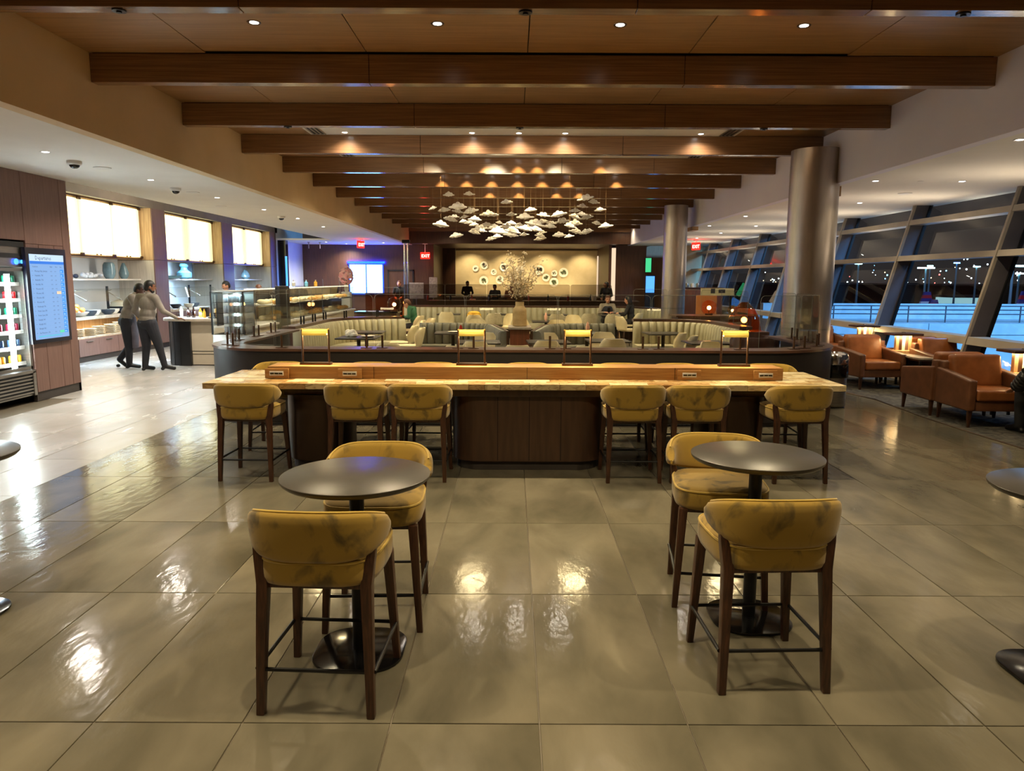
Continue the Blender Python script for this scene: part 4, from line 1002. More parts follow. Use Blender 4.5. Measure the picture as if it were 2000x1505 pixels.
# ---------------------------------------------------------------- plate wall
pw = [(928,524,12),(944.5,518,15),(963.5,531,12),(983,521.5,16),(1002,538.5,15),(1015,526.5,15),(1052.5,527,18.5),(1065.5,541.5,15),(1081.5,533,12),(1099.5,531.5,18),(944,548,18),(975.5,546,16),(1081,550.5,17.5)]
pos = ['top left small', 'top second', 'left small dotted', 'upper dark-wreathed', 'centre grey', 'centre crescent', 'large dark leafy', 'spiral', 'right small', 'far right large', 'lower left green', 'lower cream and green', 'lower right green']
for i, (px_, py_, d) in enumerate(pw):
    a = aty(px_, py_, 35.96); R_ = d/2/F*35.8
    m, nt, b = newmat('painted_plate_%d' % i); N = nt.nodes; L = nt.links
    tc = N.new('ShaderNodeTexCoord'); no = N.new('ShaderNodeTexNoise'); no.inputs['Scale'].default_value = 4/R_/2; no.inputs['Detail'].default_value = 5; mp = N.new('ShaderNodeMapping'); mp.inputs['Location'].default_value = (i*3.1, i*1.7, 0)
    L.new(tc.outputs['Object'], mp.inputs[0]); L.new(mp.outputs[0], no.inputs[0])
    gr = N.new('ShaderNodeVectorMath'); gr.operation = 'LENGTH'; L.new(tc.outputs['Object'], gr.inputs[0])
    mr = N.new('ShaderNodeMapRange'); mr.inputs['From Min'].default_value = R_*.45; mr.inputs['From Max'].default_value = R_*.9; mr.inputs['To Min'].default_value = -.09+[.12, .02, .1, .0, .1, .12, 0, .06, .12, .06, .05, .1, .06][i]; mr.inputs['To Max'].default_value = .42
    L.new(gr.outputs['Value'], mr.inputs[0]); ad = N.new('ShaderNodeMath'); L.new(no.outputs[0], ad.inputs[0]); L.new(mr.outputs[0], ad.inputs[1])
    cr = N.new('ShaderNodeValToRGB'); e = cr.color_ramp; e.elements[0].position = .47; e.elements[0].color = C(34, 30, 26) if i in (1, 3, 4, 6, 0) else C(66, 74, 44); e.elements[1].position = .62; e.elements[1].color = C(226, 218, 196)
    x = e.elements.new(.54); x.color = C(120, 118, 96); L.new(ad.outputs[0], cr.inputs[0]); L.new(cr.outputs[0], b.inputs['Base Color']); b.inputs['Roughness'].default_value = .35
    t = MB().lathe([(0, 0), (R_*.6, 0), (R_, .05), (R_, .06), (R_*.6, .02), (0, .02)], n=28).build('wall_plate', m)
    t.rotation_euler = (rad(90), 0, 0); t.location = (a.x, 35.985, a.z)
    tag(t, '%s painted plate hung on the gold wall' % pos[i], 'plate', 'painted plates on the far wall')
# bar counter before the plate wall, dark serving counters
bc = thing('bar_counter', 'long dark bar counter running before the plate wall', 'counter', (.7, 33.2, 0))
MB().box(-3.6, 3.3, -.3, .3, 0, .98).build('front', wood_dark, bc); MB().box(-3.65, 3.35, -.34, .36, .98, 1.03).build('top', stone_top, bc, bevel=.005)
sv = thing('service_counter', 'low dark service counter behind the back banquette', 'counter', (.6, 24.9, 0))
MB().box(-3.4, 3.6, -.3, .4, 0, 1.02).build('body', wood_dark, sv); MB().box(-3.45, 3.65, -.35, .45, 1.02, 1.06).build('top', trimwood, sv, bevel=.004)
for k, x in enumerate([-2.6, -1.9, -1.25, -.7, .5, 1.1, 1.7, 2.4, 2.9]):
    tag_at(MB().lathe([(.03, 0), (.035, .12), (.012, .17), (.012, .22)], n=10), 'bottle', glossy_black if k % 2 else amb, (x*1.1, 24.8+.1*(k % 3), 1.06), 'small dark bottle on the service counter, %s from the left' % ORD[k], 'bottle', 'bottles on the service counter')
tag_at(MB().lathe([(.06, 0), (.09, .05), (.11, .16), (.1, .16), (.08, .05)], n=16), 'bowl', wht, (2.75, 24.9, 1.06), 'white bowl on the service counter beside the man in the dark vest', 'bowl')
a = MB(); 
for k in range(4): a.sph((-.06+.05*k, 0, .03), .035, .03, .03, 8, 5)
tag_at(a, 'pastries', pm('pink_pastry', C(226, 120, 84), C(236, 190, 160), ns=12, rough=.6), (-1.35, 24.75, 1.06), 'little cluster of pink and white glasses on the service counter', 'glassware', kind=None) if False else tag_at(a, 'candle_glasses', pm('candle_glass', C(226, 120, 84), C(236, 190, 160), ns=12, rough=.3), (-1.35, 24.75, 1.06), 'little cluster of pink and white candle glasses on the service counter', 'candle')
# stands by the jamb
st = pm('grey_poster', C(120, 110, 104), C(150, 140, 132), ns=14, rough=.6)
for x, y, z0, z1, w_, lab in [(-4.05, 31.1, .95, 1.62, .62, 'pale grey stand board against the brown wall under the exit sign'), (-3.32, 31.0, 1.0, 1.85, .34, 'narrow upright menu stand at the edge of the dark opening')]:
    t = thing('stand_board', lab, 'stand', (x, y, 0)); MB().box(-w_/2, w_/2, -.02, .02, z0, z1).build('board', st, t, bevel=.004); MB().cyl((0, .03, 0), (0, .03, z1-.1), .02, n=8).cyl((0, .03, 0), (0, .03, .02), .2, n=16).build('stand', steel, t)

# ---------------------------------------------------------------- screens
bluescr = em('screen_glow', (.15, .42, 1, 1), 8)
tv = thing('display_screen', 'pair of glowing blue-white portrait flight screens on the far brown wall', 'screen', (-6.2, 31.46, 0))
MB().box(-.75, .73, -.04, .04, 1.10, 2.42).build('frame', em('blue_bezel', (.01, .08, .8, 1), .9), tv, bevel=.01)
blueglow = em('added_blue_glow', (.0002, .0035, 1, 1), 85)  # added glow bar above the screens, tinting the beam undersides blue
for bx_ in ((-.80, .78, 2.42, 2.50),): MB().box(bx_[0], bx_[1], -.03, .03, bx_[2], bx_[3]).build('added_glow_bar', blueglow, tv, smooth=0)
for x0, x1 in ((-.70, -.03), (.02, .68)):
    s_ = MB().box(x0, x1, -.055, -.04, 1.17, 2.36).build('screen', bluescr, tv, smooth=0)
    MB().box(x0+.03, x1-.03, -.06, -.055, 2.24, 2.255).build('header_line', em('pinkline', (1, .4, .4, 1), 2), s_, smooth=0)
tv2 = thing('wall_television', 'green and blue television hung at the corner of the brown far wall', 'screen', (5.72, 31.2, 0), rad(-30))
MB().box(-.12, .12, -.03, .03, 2.10, 2.68).build('screen', em('tv_green', (.05, .55, .22, 1), 1.0), tv2); MB().box(-.14, .14, -.01, .05, 2.08, 2.70).build('frame', black, tv2)
tv3 = thing('display_screen', 'tall blue display screen standing at the corner of the brown far wall', 'screen', (5.75, 30.9, 0))
MB().box(-.18, .18, -.03, .03, 1.25, 1.93).build('screen', em('tv_blue', (.08, .32, 1, 1), 1.3), tv3); MB().box(-.2, .2, -.01, .05, 0, 1.98).build('frame', black, tv3)
# door in the brown wall
dr = thing('door_1', 'dark wooden door in the brown wall right of the blue screens', 'door', (-4.75, 31.47, 0)); dr['kind'] = 'structure'
MB().box(-.5, .5, 0, .04, 0, 2.1).build('leaf', wood_wall, dr); MB().box(-.56, -.5, -.03, .04, 0, 2.16).box(.5, .56, -.03, .04, 0, 2.16).box(-.56, .56, -.03, .04, 2.1, 2.16).build('frame', black, dr)

# departures board
dp = thing('departures_board', 'tall blue departures screen in a black frame on the left wood wall', 'screen', (-6.765, 10.72, 0), rad(90))
MB().box(-.46, .46, -.035, .02, .82, 2.17).build('frame', pm('navy_frame', C(16, 18, 34), rough=.3), dp, bevel=.004)
scr = MB().box(-.39, .39, -.040, -.034, .88, 2.08).build('screen', em('departures_bg', (.30, .55, 1, 1), .62), dp, smooth=0)
MB().box(-.39, .39, -.0412, -.0402, 1.985, 2.08).build('header', em('departures_hd', (.6, .78, 1, 1), .8), scr, smooth=0)
MB().box(-.39, .39, -.0415, -.0405, 1.945, 1.985).build('header_bar', em('departures_bar', (.02, .16, .62, 1), 1.0), scr, smooth=0)
navy = em('board_ink', (.01, .03, .12, 1), .6)
cities = ['Montego Bay, Jamaica', 'Nashville, TN', 'Nashville, TN', 'Norfolk, VA', 'Phoenix, AZ', 'Phoenix, AZ', 'Phoenix, AZ', 'Phoenix, AZ', 'Pittsburgh, PA', 'Punta Cana, DR', 'Punta Cana, DR', 'Raleigh, NC', 'Raleigh, NC', 'Raleigh, NC', 'San Francisco, CA']
it = [('Departures', -.27, 2.005, .078, -.043), ('Destination', -.34, 1.90, .026, -.042), ('Flight', .05, 1.90, .026, -.042), ('Time', .17, 1.90, .026, -.042), ('Gate', .28, 1.90, .026, -.042)]
gb = MB(); ln = MB()
for k, c in enumerate(cities):
    z = 1.835-.0625*k; it.append((c, -.30, z, .032, -.042)); it.append(('%d' % (1201+k*37), .05, z, .022, -.042)); it.append(('%d:%02d' % (6+k//4, (k*13) % 60), .15, z, .022, -.042))
    it.append(('>', -.36, z, .03, -.042)); gb.box(.285, .365, -.042, -.041, z-.014, z+.034); ln.box(-.37, .37, -.0415, -.041, z-.021, z-.019)
textmesh(it, 'lettering', navy, scr)
gb.build('gate_boxes', em('gate_blue', (.02, .25, .75, 1), 1), scr, smooth=0)['kind'] = 'stuff'
ln.build('row_lines', em('row_line', (.2, .4, .7, 1), .8), scr, smooth=0)['kind'] = 'stuff'
textmesh([('B%d' % (3+k*2 % 30), .295, 1.835-.0625*k-.004, .03, -.0432) for k in range(15)], 'gate_numbers', em('gate_w', (.7, .85, 1, 1), 1), scr)
MB().box(.17, .275, -.0425, -.0415, 1.515, 1.555).build('delayed_mark', em('amber_mark', (.9, .55, .35, 1), 1), scr)
MB().box(.17, .275, -.0425, -.0415, .947, .983).build('boarding_mark', em('green_mark', (.1, .6, .35, 1), 1), scr)
MB().box(-.33, .22, -.0425, -.0415, .915, .925).build('progress_bar', em('teal_mark', (.05, .5, .6, 1), 1), scr)

# ---------------------------------------------------------------- drinks cooler
fr = thing('drinks_cooler', 'tall lit glass-door drinks cooler built into the left wood wall', 'refrigerator', (-6.80, 9.78, 0), rad(90))
# local: x along wall (-.5..+.5), y into the wall (+), z up ; faces -y
body = MB(); body.box(-.55, .55, .66, .70, .44, 2.24).box(-.55, -.51, 0, .7, .44, 2.24).box(.51, .55, 0, .7, .44, 2.24).box(-.55, .55, 0, .7, 1.90, 2.24).box(-.55, .55, 0, .7, .10, .46)
body.build('cabinet', steel, fr, smooth=0)
MB().box(-.51, .51, .64, .66, .46, 1.9).build('liner', white_lam, fr, smooth=0)
MB().box(-.55, .55, -.012, 0, 2.17, 2.24).box(-.55, .55, -.012, 0, 2.02, 2.08).build('dark_band', black, fr, smooth=0)
MB().cyl((.36, -.012, 1.97), (.36, -.022, 1.97), .04, n=18).build('blue_dial', em('dial_blue', (.02, .1, 1, 1), 6), fr)
MB().cyl((.48, -.012, 1.97), (.48, -.022, 1.97), .025, n=18).build('blue_dial', em('dial_blue2', (.05, .3, 1, 1), 3), fr)
MB().box(-.51, .51, -.02, -.012, .48, .52).box(-.51, .51, -.02, -.012, 1.84, 1.88).box(-.51, -.47, -.02, -.012, .48, 1.88).box(.47, .51, -.02, -.012, .48, 1.88).build('door_frame', steel, fr, smooth=0)
MB().box(-.49, .49, -.008, -.002, .5, 1.86).build('door_glass', glass, fr, smooth=0)
tube = em('cooler_tube', (.80, .95, 1, 1), 60)
MB().box(.18, .25, .02, .05, .52, 1.80).build('light_tube', tube, fr, smooth=0); MB().box(-.45, -.40, .05, .08, .52, 1.80).build('light_tube', tube, fr, smooth=0)
m_ = MB()
for k in range(6): m_.box(-.51, .51, -.02, 0, .135+k*.047, .155+k*.047)
m_.box(-.55, -.49, -.03, 0, .1, .44).box(.49, .55, -.03, 0, .1, .44).box(-.55, .55, -.03, 0, .42, .46).build('grille', steel, fr, smooth=0)
MB().box(-.50, .50, -.004, .002, .12, .42).build('grille_back', black, fr, smooth=0)
canm = {'red': pm('red_can', C(190, 24, 30), rough=.25, metal=.3), 'green': pm('green_can', C(30, 120, 86), rough=.25, metal=.3), 'silver': pm('silver_can', C(190, 196, 204), rough=.2, metal=.6), 'dark': pm('dark_red_can', C(128, 22, 48), rough=.25, metal=.3), 'blue': pm('blue_can', C(60, 84, 120), rough=.25, metal=.3), 'yellow': pm('yellow_pack', C(230, 170, 30), rough=.5)}
def can_me(mm, h=.12, r=.031): return MB().lathe([(r*.8, 0), (r, .01), (r, h-.012), (r*.82, h)], n=14).build('can', mm, data_only=True)
cans = {k: can_me(v) for k, v in canm.items()}
shz = [.56, .78, 1.0, 1.22, 1.44, 1.66]; kinds = ['yellow', 'blue', 'dark', 'green', 'red', 'green']; sn = ['bottom', 'second', 'third', 'fourth', 'fifth', 'top']
for si, (z, kd) in enumerate(zip(shz, kinds)):
    m_ = MB().box(-.5, .5, .08, .6, z-.012, z)
    m_.build('wire_shelf', white_lam, fr, smooth=0)
    MB().box(-.5, .5, .06, .08, z-.02, z+.03).build('price_rail', white_lam, fr, smooth=0)
    for k in range(12):
        if abs(-.46+k*.083-.2) < .05: continue
        o = link('drink_can', cans[kd]); o.location = fr.matrix_basis @ Vector((-.46+k*.083, .13, z)) if False else (-6.80-.13, 9.78-.46+k*.083, z)
        tag(o, '%s on the %s shelf of the drinks cooler, %s from the near end' % ({'red': 'red can', 'green': 'green can', 'dark': 'dark red can', 'blue': 'dusky blue can', 'yellow': 'yellow can'}[kd], sn[si], ORD[k]), 'can', 'cans in the drinks cooler')
for q in (-.3, .3): point((-6.93, 9.78+q, 1.5), 60, (.80, .97, 1), .03)

# ---------------------------------------------------------------- buffet clutter on the left
def bat(x, y, z): return (x, y, z)
blu = pm('blue_glass_vase', C(96, 126, 140), C(120, 150, 164), ns=5, rough=.12, coat=.6)
teal = pm('teal_glass', C(92, 160, 190), C(120, 182, 206), ns=5, rough=.12, coat=.6)
coral = pm('white_coral', C(214, 220, 230), C(230, 234, 240), ns=9, rough=.7); darkc = pm('dark_shell', C(34, 38, 58), C(60, 64, 84), ns=9, rough=.6)
def coral_mb(seed, s_): 
    m_ = MB(); r_ = random.Random(seed)
    for k in range(9): a = r_.uniform(0, 6.3); m_.sph((math.cos(a)*s_*r_.uniform(0, .9)*.4, math.sin(a)*s_*r_.uniform(.3, 1), s_*(.22+.25*r_.random())), s_*.22, s_*r_.uniform(.15, .3), s_*.2, 8, 6)
    return m_
SX = -9.42
for y, s_, mm, lab in [(15.85, .24, darkc, 'dark branching coral ornament on the nearest buffet shelf'), (16.35, .22, coral, 'white coral ornament on the nearest buffet shelf'), (16.8, .20, coral, 'second white coral ornament, nearer the blue vases')]:
    tag_at(coral_mb(int(y*10), s_), 'coral_ornament', mm, (SX, y, 1.735), lab, 'ornament', 'coral ornaments on the shelf', smooth=50)
tag_at(MB().lathe([(.08, 0), (.12, .06), (.14, .18), (.13, .32), (.10, .38), (.09, .38), (.11, .32), (.12, .2)], n=28, close=False), 'vase', blu, (SX, 17.3, 1.735), 'tall smoky blue glass vase on the nearest buffet shelf', 'vase', 'blue glass vases')
tag_at(MB().lathe([(.06, 0), (.10, .06), (.115, .14), (.07, .28), (.03, .38), (.02, .38), (.08, .2)], n=28, close=False), 'vase', blu, (SX, 17.95, 1.735), 'teardrop blue glass vase at the far end of the nearest buffet shelf', 'vase', 'blue glass vases')
tag_at(MB().lathe([(.1, 0), (.3, .03), (.38, .09), (.36, .09), (.1, .03)], n=28), 'bowl', teal, (SX+.05, 20.1, 1.735), 'wide flat teal bowl on the middle buffet shelf', 'bowl')
tag_at(MB().lathe([(.12, 0), (.2, .05), (.21, .18), (.1, .26), (.09, .32), (.13, .37), (.1, .44), (.06, .45)], n=28), 'vase', teal, (SX, 21.25, 1.735), 'round-necked teal glass jar on the middle buffet shelf', 'vase', 'blue glass vases')
o = tag_at(MB().sph((0, 0, .31), .06, .23, .31, 24, 14), 'disc_vase', pm('sky_blue_ceramic', C(96, 150, 196), C(110, 164, 206), ns=4, rough=.25), (SX-.1, 21.8, 1.735), 'upright sky-blue disc ornament on the middle buffet shelf', 'ornament')
tag_at(MB().lathe([(.08, 0), (.16, .08), (.13, .2), (.04, .33), (.035, .33)], n=20), 'vase', blu, (SX, 26.1, 1.735), 'small dark blue teardrop vase on the farthest buffet shelf', 'vase', 'blue glass vases')
tag_at(MB().sph((0, 0, .14), .08, .14, .14, 16, 10), 'disc_vase', blu, (SX, 24.1, 1.735), 'small dark round ornament at the near end of the farthest shelf', 'ornament')
# plates in the lit niche
pm_ = MB()
pst = [(15.35, 7), (15.72, 7), (16.15, 8), (16.55, 9), (17.0, 10), (17.4, 9), (17.75, 8)]
plate_me = MB().lathe([(.08, 0), (.13, .012), (.135, .018), (.12, .016), (.07, .006)], n=24).build('plate', wht, data_only=True)
for i, (y, n) in enumerate(pst):
    for k in range(n):
        o = link('plate', plate_me); o.location = (-9.12+.05*(i % 2), y, .532+k*.022)
        tag(o, 'white plate, %s from the bottom of the %s stack in the lit niche' % (ORD[k], ORD[i]), 'plate', 'stacked dinner plates in the lit niche')
# sneeze guards
def sneeze(y0, y1, lab):
    t = thing('sneeze_guard', lab, 'sneeze guard', (-9.2, (y0+y1)/2, .95), 0, 'glass sneeze guards'); h = (y1-y0)/2
    for y in (-h+.1, 0, h-.1):
        p = MB().box(-.02, .02, y-.02, y+.02, 0, .62).build('post', black_metal, t)
        MB().cyl((0, y, .5), (.28, y, .34), .012, n=8).cyl((-.03, y, .5), (.1, y, .54), .008, n=8).sph((.29, y, .33), .022, nu=8, nv=6).build('arm', steel, p)
    MB().add([(.30, -h, .30), (.30, h, .30), (.02, h, .56), (.02, -h, .56), (.308, -h, .308), (.308, h, .308), (.028, h, .568), (.028, -h, .568)], [(0, 1, 2, 3), (7, 6, 5, 4), (0, 4, 5, 1), (1, 5, 6, 2), (2, 6, 7, 3), (3, 7, 4, 0)]).build('pane', glass, t, smooth=0)
sneeze(15.3, 18.2, 'glass sneeze guard on black posts over the nearest buffet counter'); sneeze(19.4, 22.6, 'glass sneeze guard on black posts over the middle buffet counter')
# food on near buffet
orange = pm('orange_fruit', C(222, 120, 40), C(232, 140, 60), ns=40, rough=.5, bump=.2)
fb = tag_at(MB().lathe([(.08, 0), (.2, .05), (.24, .1), (.22, .1), (.08, .02)], n=24), 'fruit_bowl', wht, (-9.05, 15.25, .95), 'white bowl of oranges at the near end of the buffet', 'bowl')
for k, (dx, dy, dz) in enumerate([(0, 0, .1), (.1, .05, .1), (-.08, .08, .1), (.05, -.09, .1), (0, .03, .18), (-.07, -.06, .1)]):
    tag_at(MB().sph((0, 0, 0), .055, nu=14, nv=9), 'orange', orange, (-9.05+dx, 15.25+dy, 1.01+dz*.8), 'orange in the white bowl on the buffet, %s' % ['bottom centre', 'right side', 'left side', 'near rim', 'on top', 'near left'][k], 'orange', 'oranges in the bowl')
green = pm('salad_green', C(74, 110, 50), C(140, 160, 90), ns=20, rough=.7); grey = pm('dark_bowl', C(50, 56, 66), rough=.35)
for k, (y, mm, r_) in enumerate([(15.75, grey, .14), (16.1, wht, .13), (16.45, grey, .15), (16.85, wht, .14), (17.2, grey, .15), (17.6, wht, .16), (17.95, grey, .14), (20.0, grey, .14), (20.6, wht, .14), (21.2, grey, .14)]):
    tag_at(MB().lathe([(r_*.5, 0), (r_*.9, .06), (r_, .11), (r_*.93, .11), (r_*.8, .06), (.0, .05)], n=20), 'serving_bowl', mm, (-9.05-.1*(k % 2), y, .95), '%s serving bowl on the buffet counter, %s from the near end' % ('dark grey' if mm is grey else 'white', ORD[k]), 'bowl', 'serving bowls on the buffet')
tag_at(MB().lathe([(.2, 0), (.2, .03), (.17, .05), (.17, .10), (0, .16)], n=24), 'serving_dish', pm('cream_dome', C(196, 186, 160), rough=.5), (-9.25, 17.3, 1.10), 'covered cream serving dish behind the bowls on the buffet', 'dish')
tag_at(MB().box(-.15, .15, -.15, .15, 0, .15), 'riser', black, (-9.25, 17.3, .95), 'black riser block under the covered cream dish', 'riser', bevel=.01)

# island counter with the rounded black end
isl = thing('island_counter', 'serving island with a rounded black end and a pale beige front', 'counter', (0, 0, 0))
m_ = MB(); P = [(-6.48, 14.72), (-6.48, 15.6)]+[(-6.62+.44*math.cos(rad(a)), 15.16+.44*math.sin(rad(a))) for a in range(90, 271, 15)]
m_.prism(P, 0, .90); m_.build('black_end', black_fluted, isl)
for k in range(8): a = rad(120+20*k); MB().cyl((-6.62+.44*math.cos(a), 15.16+.44*math.sin(a), .02), (-6.62+.44*math.cos(a), 15.16+.44*math.sin(a), .89), .006, n=6).build('panel_joint', black, isl)
MB().box(-6.48, -5.85, 14.78, 15.6, .30, .90).build('front_panel', beige_panel, isl, smooth=0)
MB().box(-6.48, -5.85, 14.79, 15.6, .02, .225).build('front_panel', beige_panel, isl, smooth=0)
MB().box(-6.48, -5.85, 14.79, 15.6, .24, .285).build('front_panel', beige_panel, isl, smooth=0)
MB().box(-6.48, -5.85, 14.82, 15.6, 0, .9).build('core', joint, isl, smooth=0)
m_ = MB(); P = [(-5.83, 14.66), (-5.83, 15.66)]+[(-6.66+.5*math.cos(rad(a)), 15.16+.5*math.sin(rad(a))) for a in range(90, 271, 15)]
m_.prism(P, .90, .955); m_.build('worktop', stone_top, isl, bevel=.006)
# bottles, oils and baskets on the island
def bottle(x, y, h, r, mm, cap, lab, z=.955, g='bottles on the island counter'):
    t = thing('bottle', lab, 'bottle', (x, y, z), 0, g)
    MB().lathe([(r*.9, 0), (r, .01), (r, h*.6), (r*.4, h*.78), (r*.36, h*.93)], n=16).build('body', mm, t); MB().cyl((0, 0, h*.93), (0, 0, h), r*.42, n=12).build('cap', cap, t)
syr = pm('dark_syrup', C(34, 14, 10), C(44, 20, 14), ns=5, rough=.12); oil = pm('golden_oil', C(206, 156, 50), C(222, 176, 72), ns=5, rough=.12); cl = pm('clear_bottle', C(206, 210, 206), rough=.1)
for k, (x, h, r, mm, lab) in enumerate([(-6.80, .30, .035, cl, 'slim clear bottle at the black end of the island'), (-6.68, .24, .045, syr, 'first dark syrup bottle from the black end'), (-6.55, .26, .045, syr, 'second dark syrup bottle from the black end'), (-6.43, .25, .04, oil, 'golden oil bottle beside the dark syrups'), (-6.33, .22, .035, oil, 'short golden bottle on the tray side')]):
    bottle(x, 15.1+.05*(k % 2), h*.85, r*.85, mm, black, lab)
tr = tag_at(MB().lathe([(.02, 0), (.17, 0), (.18, .02), (.17, .012), (.02, .01)], n=32), 'tray', black_metal, (-6.02, 14.98, .955), 'round black tray of small jars on the island', 'tray')
for k, (dx, dy, dz) in enumerate([(-.12, -.05, 0), (-.03, -.1, 0), (.08, -.08, 0), (.15, 0, 0), (-.06, .05, 0), (.04, .04, 0), (0, 0, .09)]):
    tag_at(MB().lathe([(.03, 0), (.035, .01), (.035, .07), (.025, .085), (.025, .1)], n=12), 'jar', syr if k % 2 else oil, (-6.02+dx*.8, 14.98+dy, .965+dz), '%s jar on the round black tray, %s' % ('dark' if k % 2 else 'golden', ['far left', 'front left', 'front right', 'far right', 'behind left', 'behind right', 'stacked on top'][k]), 'jar', 'jars on the round tray')
wick = pm('pale_basket', C(176, 152, 112), C(206, 184, 146), (1, 1, 30), 9, rough=.8, bump=.3)
tag_at(MB().lathe([(.12, 0), (.13, .2), (.11, .2), (.1, .02)], n=20), 'basket', wick, (-5.98, 15.4, .955), 'round pale basket on the island', 'basket')
m_ = MB(); r_ = random.Random(5)
for k in range(22): a = r_.uniform(0, 6.3); m_.cyl((0, 0, .1), (.13*math.cos(a), .13*math.sin(a), .2+.16*r_.random()), .006, n=5)
tag_at(m_, 'wrapped_straws', wht, (-5.98, 15.4, .97), 'bunch of white wrapped sticks in the round pale basket', 'straws')
tag_at(MB().box(-.08, .08, -.08, .08, 0, .17), 'napkin_box', wick, (-6.15, 15.42, .955), 'square kraft napkin box on the island', 'box', bevel=.008)
for k in range(4): tag_at(MB().lathe([(.03, 0), (.04, .2), (.036, .2), (.027, .01)], n=14), 'tumbler', glass_grey, (-6.5+.085*(k % 2), 15.38+.1*(k//2), .955), 'clear tumbler at the back of the island, %s' % ['front left', 'front right', 'back left', 'back right'][k], 'glass', 'tumblers on the island')
# black display stand behind the island
t = thing('display_stand', 'black metal frame stand with a padded black bar behind the island', 'stand', (-6.3, 17.6, 0))
MB().box(-.8, -.76, -.2, -.16, 0, 1.42).box(.76, .8, -.2, -.16, 0, 1.42).box(-.8, .8, -.2, -.16, 1.38, 1.42).box(-.1, -.06, -.2, -.16, 1.1, 1.3).build('frame', black_metal, t)
MB().box(-.15, .75, -.3, 0, 1.26, 1.35).build('padded_bar', black, t, bevel=.04, seg=4)
MB().box(-.8, .8, -.25, .25, .0, .9).build('base', wood_tan, t)

# open can cooler by the half wall
cc = thing('can_cooler', 'curved-front glass chiller stacked with silver cans beside the dark half wall', 'refrigerator', (-4.84, 12.8, 0))
MB().box(-.30, .25, -.25, .3, 0, .80).build('base', steel, cc, bevel=.01)
MB().box(-.30, .25, .27, .30, .8, 1.52).build('back', steel, cc); MB().box(-.3, .25, -.22, .3, 1.52, 1.55).build('top', steel, cc, bevel=.01)
MB().box(-.30, -.29, -.24, .28, .8, 1.52).box(.24, .25, -.24, .28, .8, 1.52).box(-.3, .25, -.25, -.24, .8, 1.52).build('glass_sides', glass, cc, smooth=0)
MB().box(-.31, -.285, -.26, -.235, .8, 1.53).box(.235, .26, -.26, -.235, .8, 1.53).build('frame', black, cc)
MB().box(-.08, -.02, .2, .25, .82, 1.5).build('light_tube', em('cc_tube', (.7, .92, 1, 1), 7), cc)
area((-4.84, 12.68, 1.5), 9, (.6, .88, 1), .4, .3)
ci = 0
for si, z in enumerate([.81, .99, 1.17, 1.35]):
    MB().box(-.28, .23, -.22, .2, z-.01, z).build('shelf', glass_grey, cc)
    for k in range(5):
        for q in range(2):
            o = link('drink_can', cans['silver']); o.location = (-4.84-.09+k*.066, 12.8-.15+q*.1, z)
            tag(o, 'silver can, %s from left, %s row, %s shelf of the glass can chiller' % (ORD[k], ['front', 'back'][q], ['lowest', 'second', 'third', 'top'][si]), 'can', 'silver cans in the small chiller')
# pastry display running back along the aisle
pc = thing('pastry_display', 'long glass pastry display with a beige base running back behind the can chiller', 'display case', (-5.4, 0, 0))
for k in range(-1, 5):
    y0 = 15.75+k*1.5; y1 = y0+1.48
    MB().box(-.4, .4, y0, y1, .12, .80).build('base_panel', beige_panel, pc, bevel=.004)
    MB().box(-.4, .45, y0, y1, .80, .84).build('deck', white_lam, pc)
    MB().box(.40, .408, y0+.01, y1-.01, .86, 1.56).box(-.4, .4, y0+.01, y1-.01, 1.56, 1.566).build('pane', glass, pc, smooth=0)
    MB().box(-.3, .36, y0+.04, y1-.04, 1.18, 1.19).build('shelf', glass_grey, pc, smooth=0)
    MB().box(-.34, -.30, y0, y1, .84, 1.5).build('back', black, pc, smooth=0)
    MB().box(.2, .25, y0+.05, y1-.05, 1.53, 1.555).build('light_bar', em('case_light_%d' % k, (1, .86, .6, 1), 1.5), pc, smooth=0)
    area((-5.2, (y0+y1)/2, 1.52), 7, (1, .86, .62), .1, 1.3)
MB().box(-.35, .35, 14.25, 23.2, 0, .12).build('plinth', dark_kick, pc)
MB().box(.38, .48, 15.6, 16.3, .0, 1.60).build('black_panel', black, pc, bevel=.01)
bread = pm('golden_pastry', C(206, 142, 62), C(236, 200, 130), ns=14, rough=.6, bump=.3); cake = pm('cream_pastry', C(226, 208, 160), C(240, 228, 196), ns=14, rough=.7, bump=.3)
r_ = random.Random(9)
pa = [MB().sph((0, 0, .045), .09, .06, .05, 12, 7).sph((.06, .02, .04), .05, .04, .035, 8, 5).build('pastry', mm, data_only=True, smooth=60) for mm in (bread, cake)]
for k in range(-1, 4):
    for z, zn in ((.84, 'deck'), (1.19, 'upper shelf')):
        y0 = 15.75+(k+1)*1.5
        tag_at(MB().box(-.28, .28, -.62, .62, 0, .012).box(-.28, -.26, -.62, .62, 0, .03).box(.26, .28, -.62, .62, 0, .03), 'tray', wht, (-5.36+.0, y0+.74, z), 'white tray on the %s of the pastry display, %s bay from the near end' % (zn, ORD[k+1]), 'tray', 'trays in the pastry display')
        for q in range(7):
            o = link('pastry', pa[(q+k) % 2]); o.location = (-5.36+(.16 if q % 2 else -.08), y0+.22+q*.17, z+.014); o.rotation_euler = (0, 0, r_.uniform(0, 3)); o.scale = (1.15,)*3
            tag(o, '%s pastry on the %s of the %s pastry bay, %s along' % (['golden', 'cream'][(q+k) % 2], zn, ORD[k+1], ORD[q]), 'pastry', 'pastries in the long display')
for k, (y, mm) in enumerate([(17.9, cl), (19.0, teal), (19.9, oil)]): bottle(-5.3, y, .16, .045, mm, wht, 'little %s bottle standing on top of the pastry display' % ['clear', 'pale blue', 'golden'][k], z=1.567, g='bottles on the pastry display')
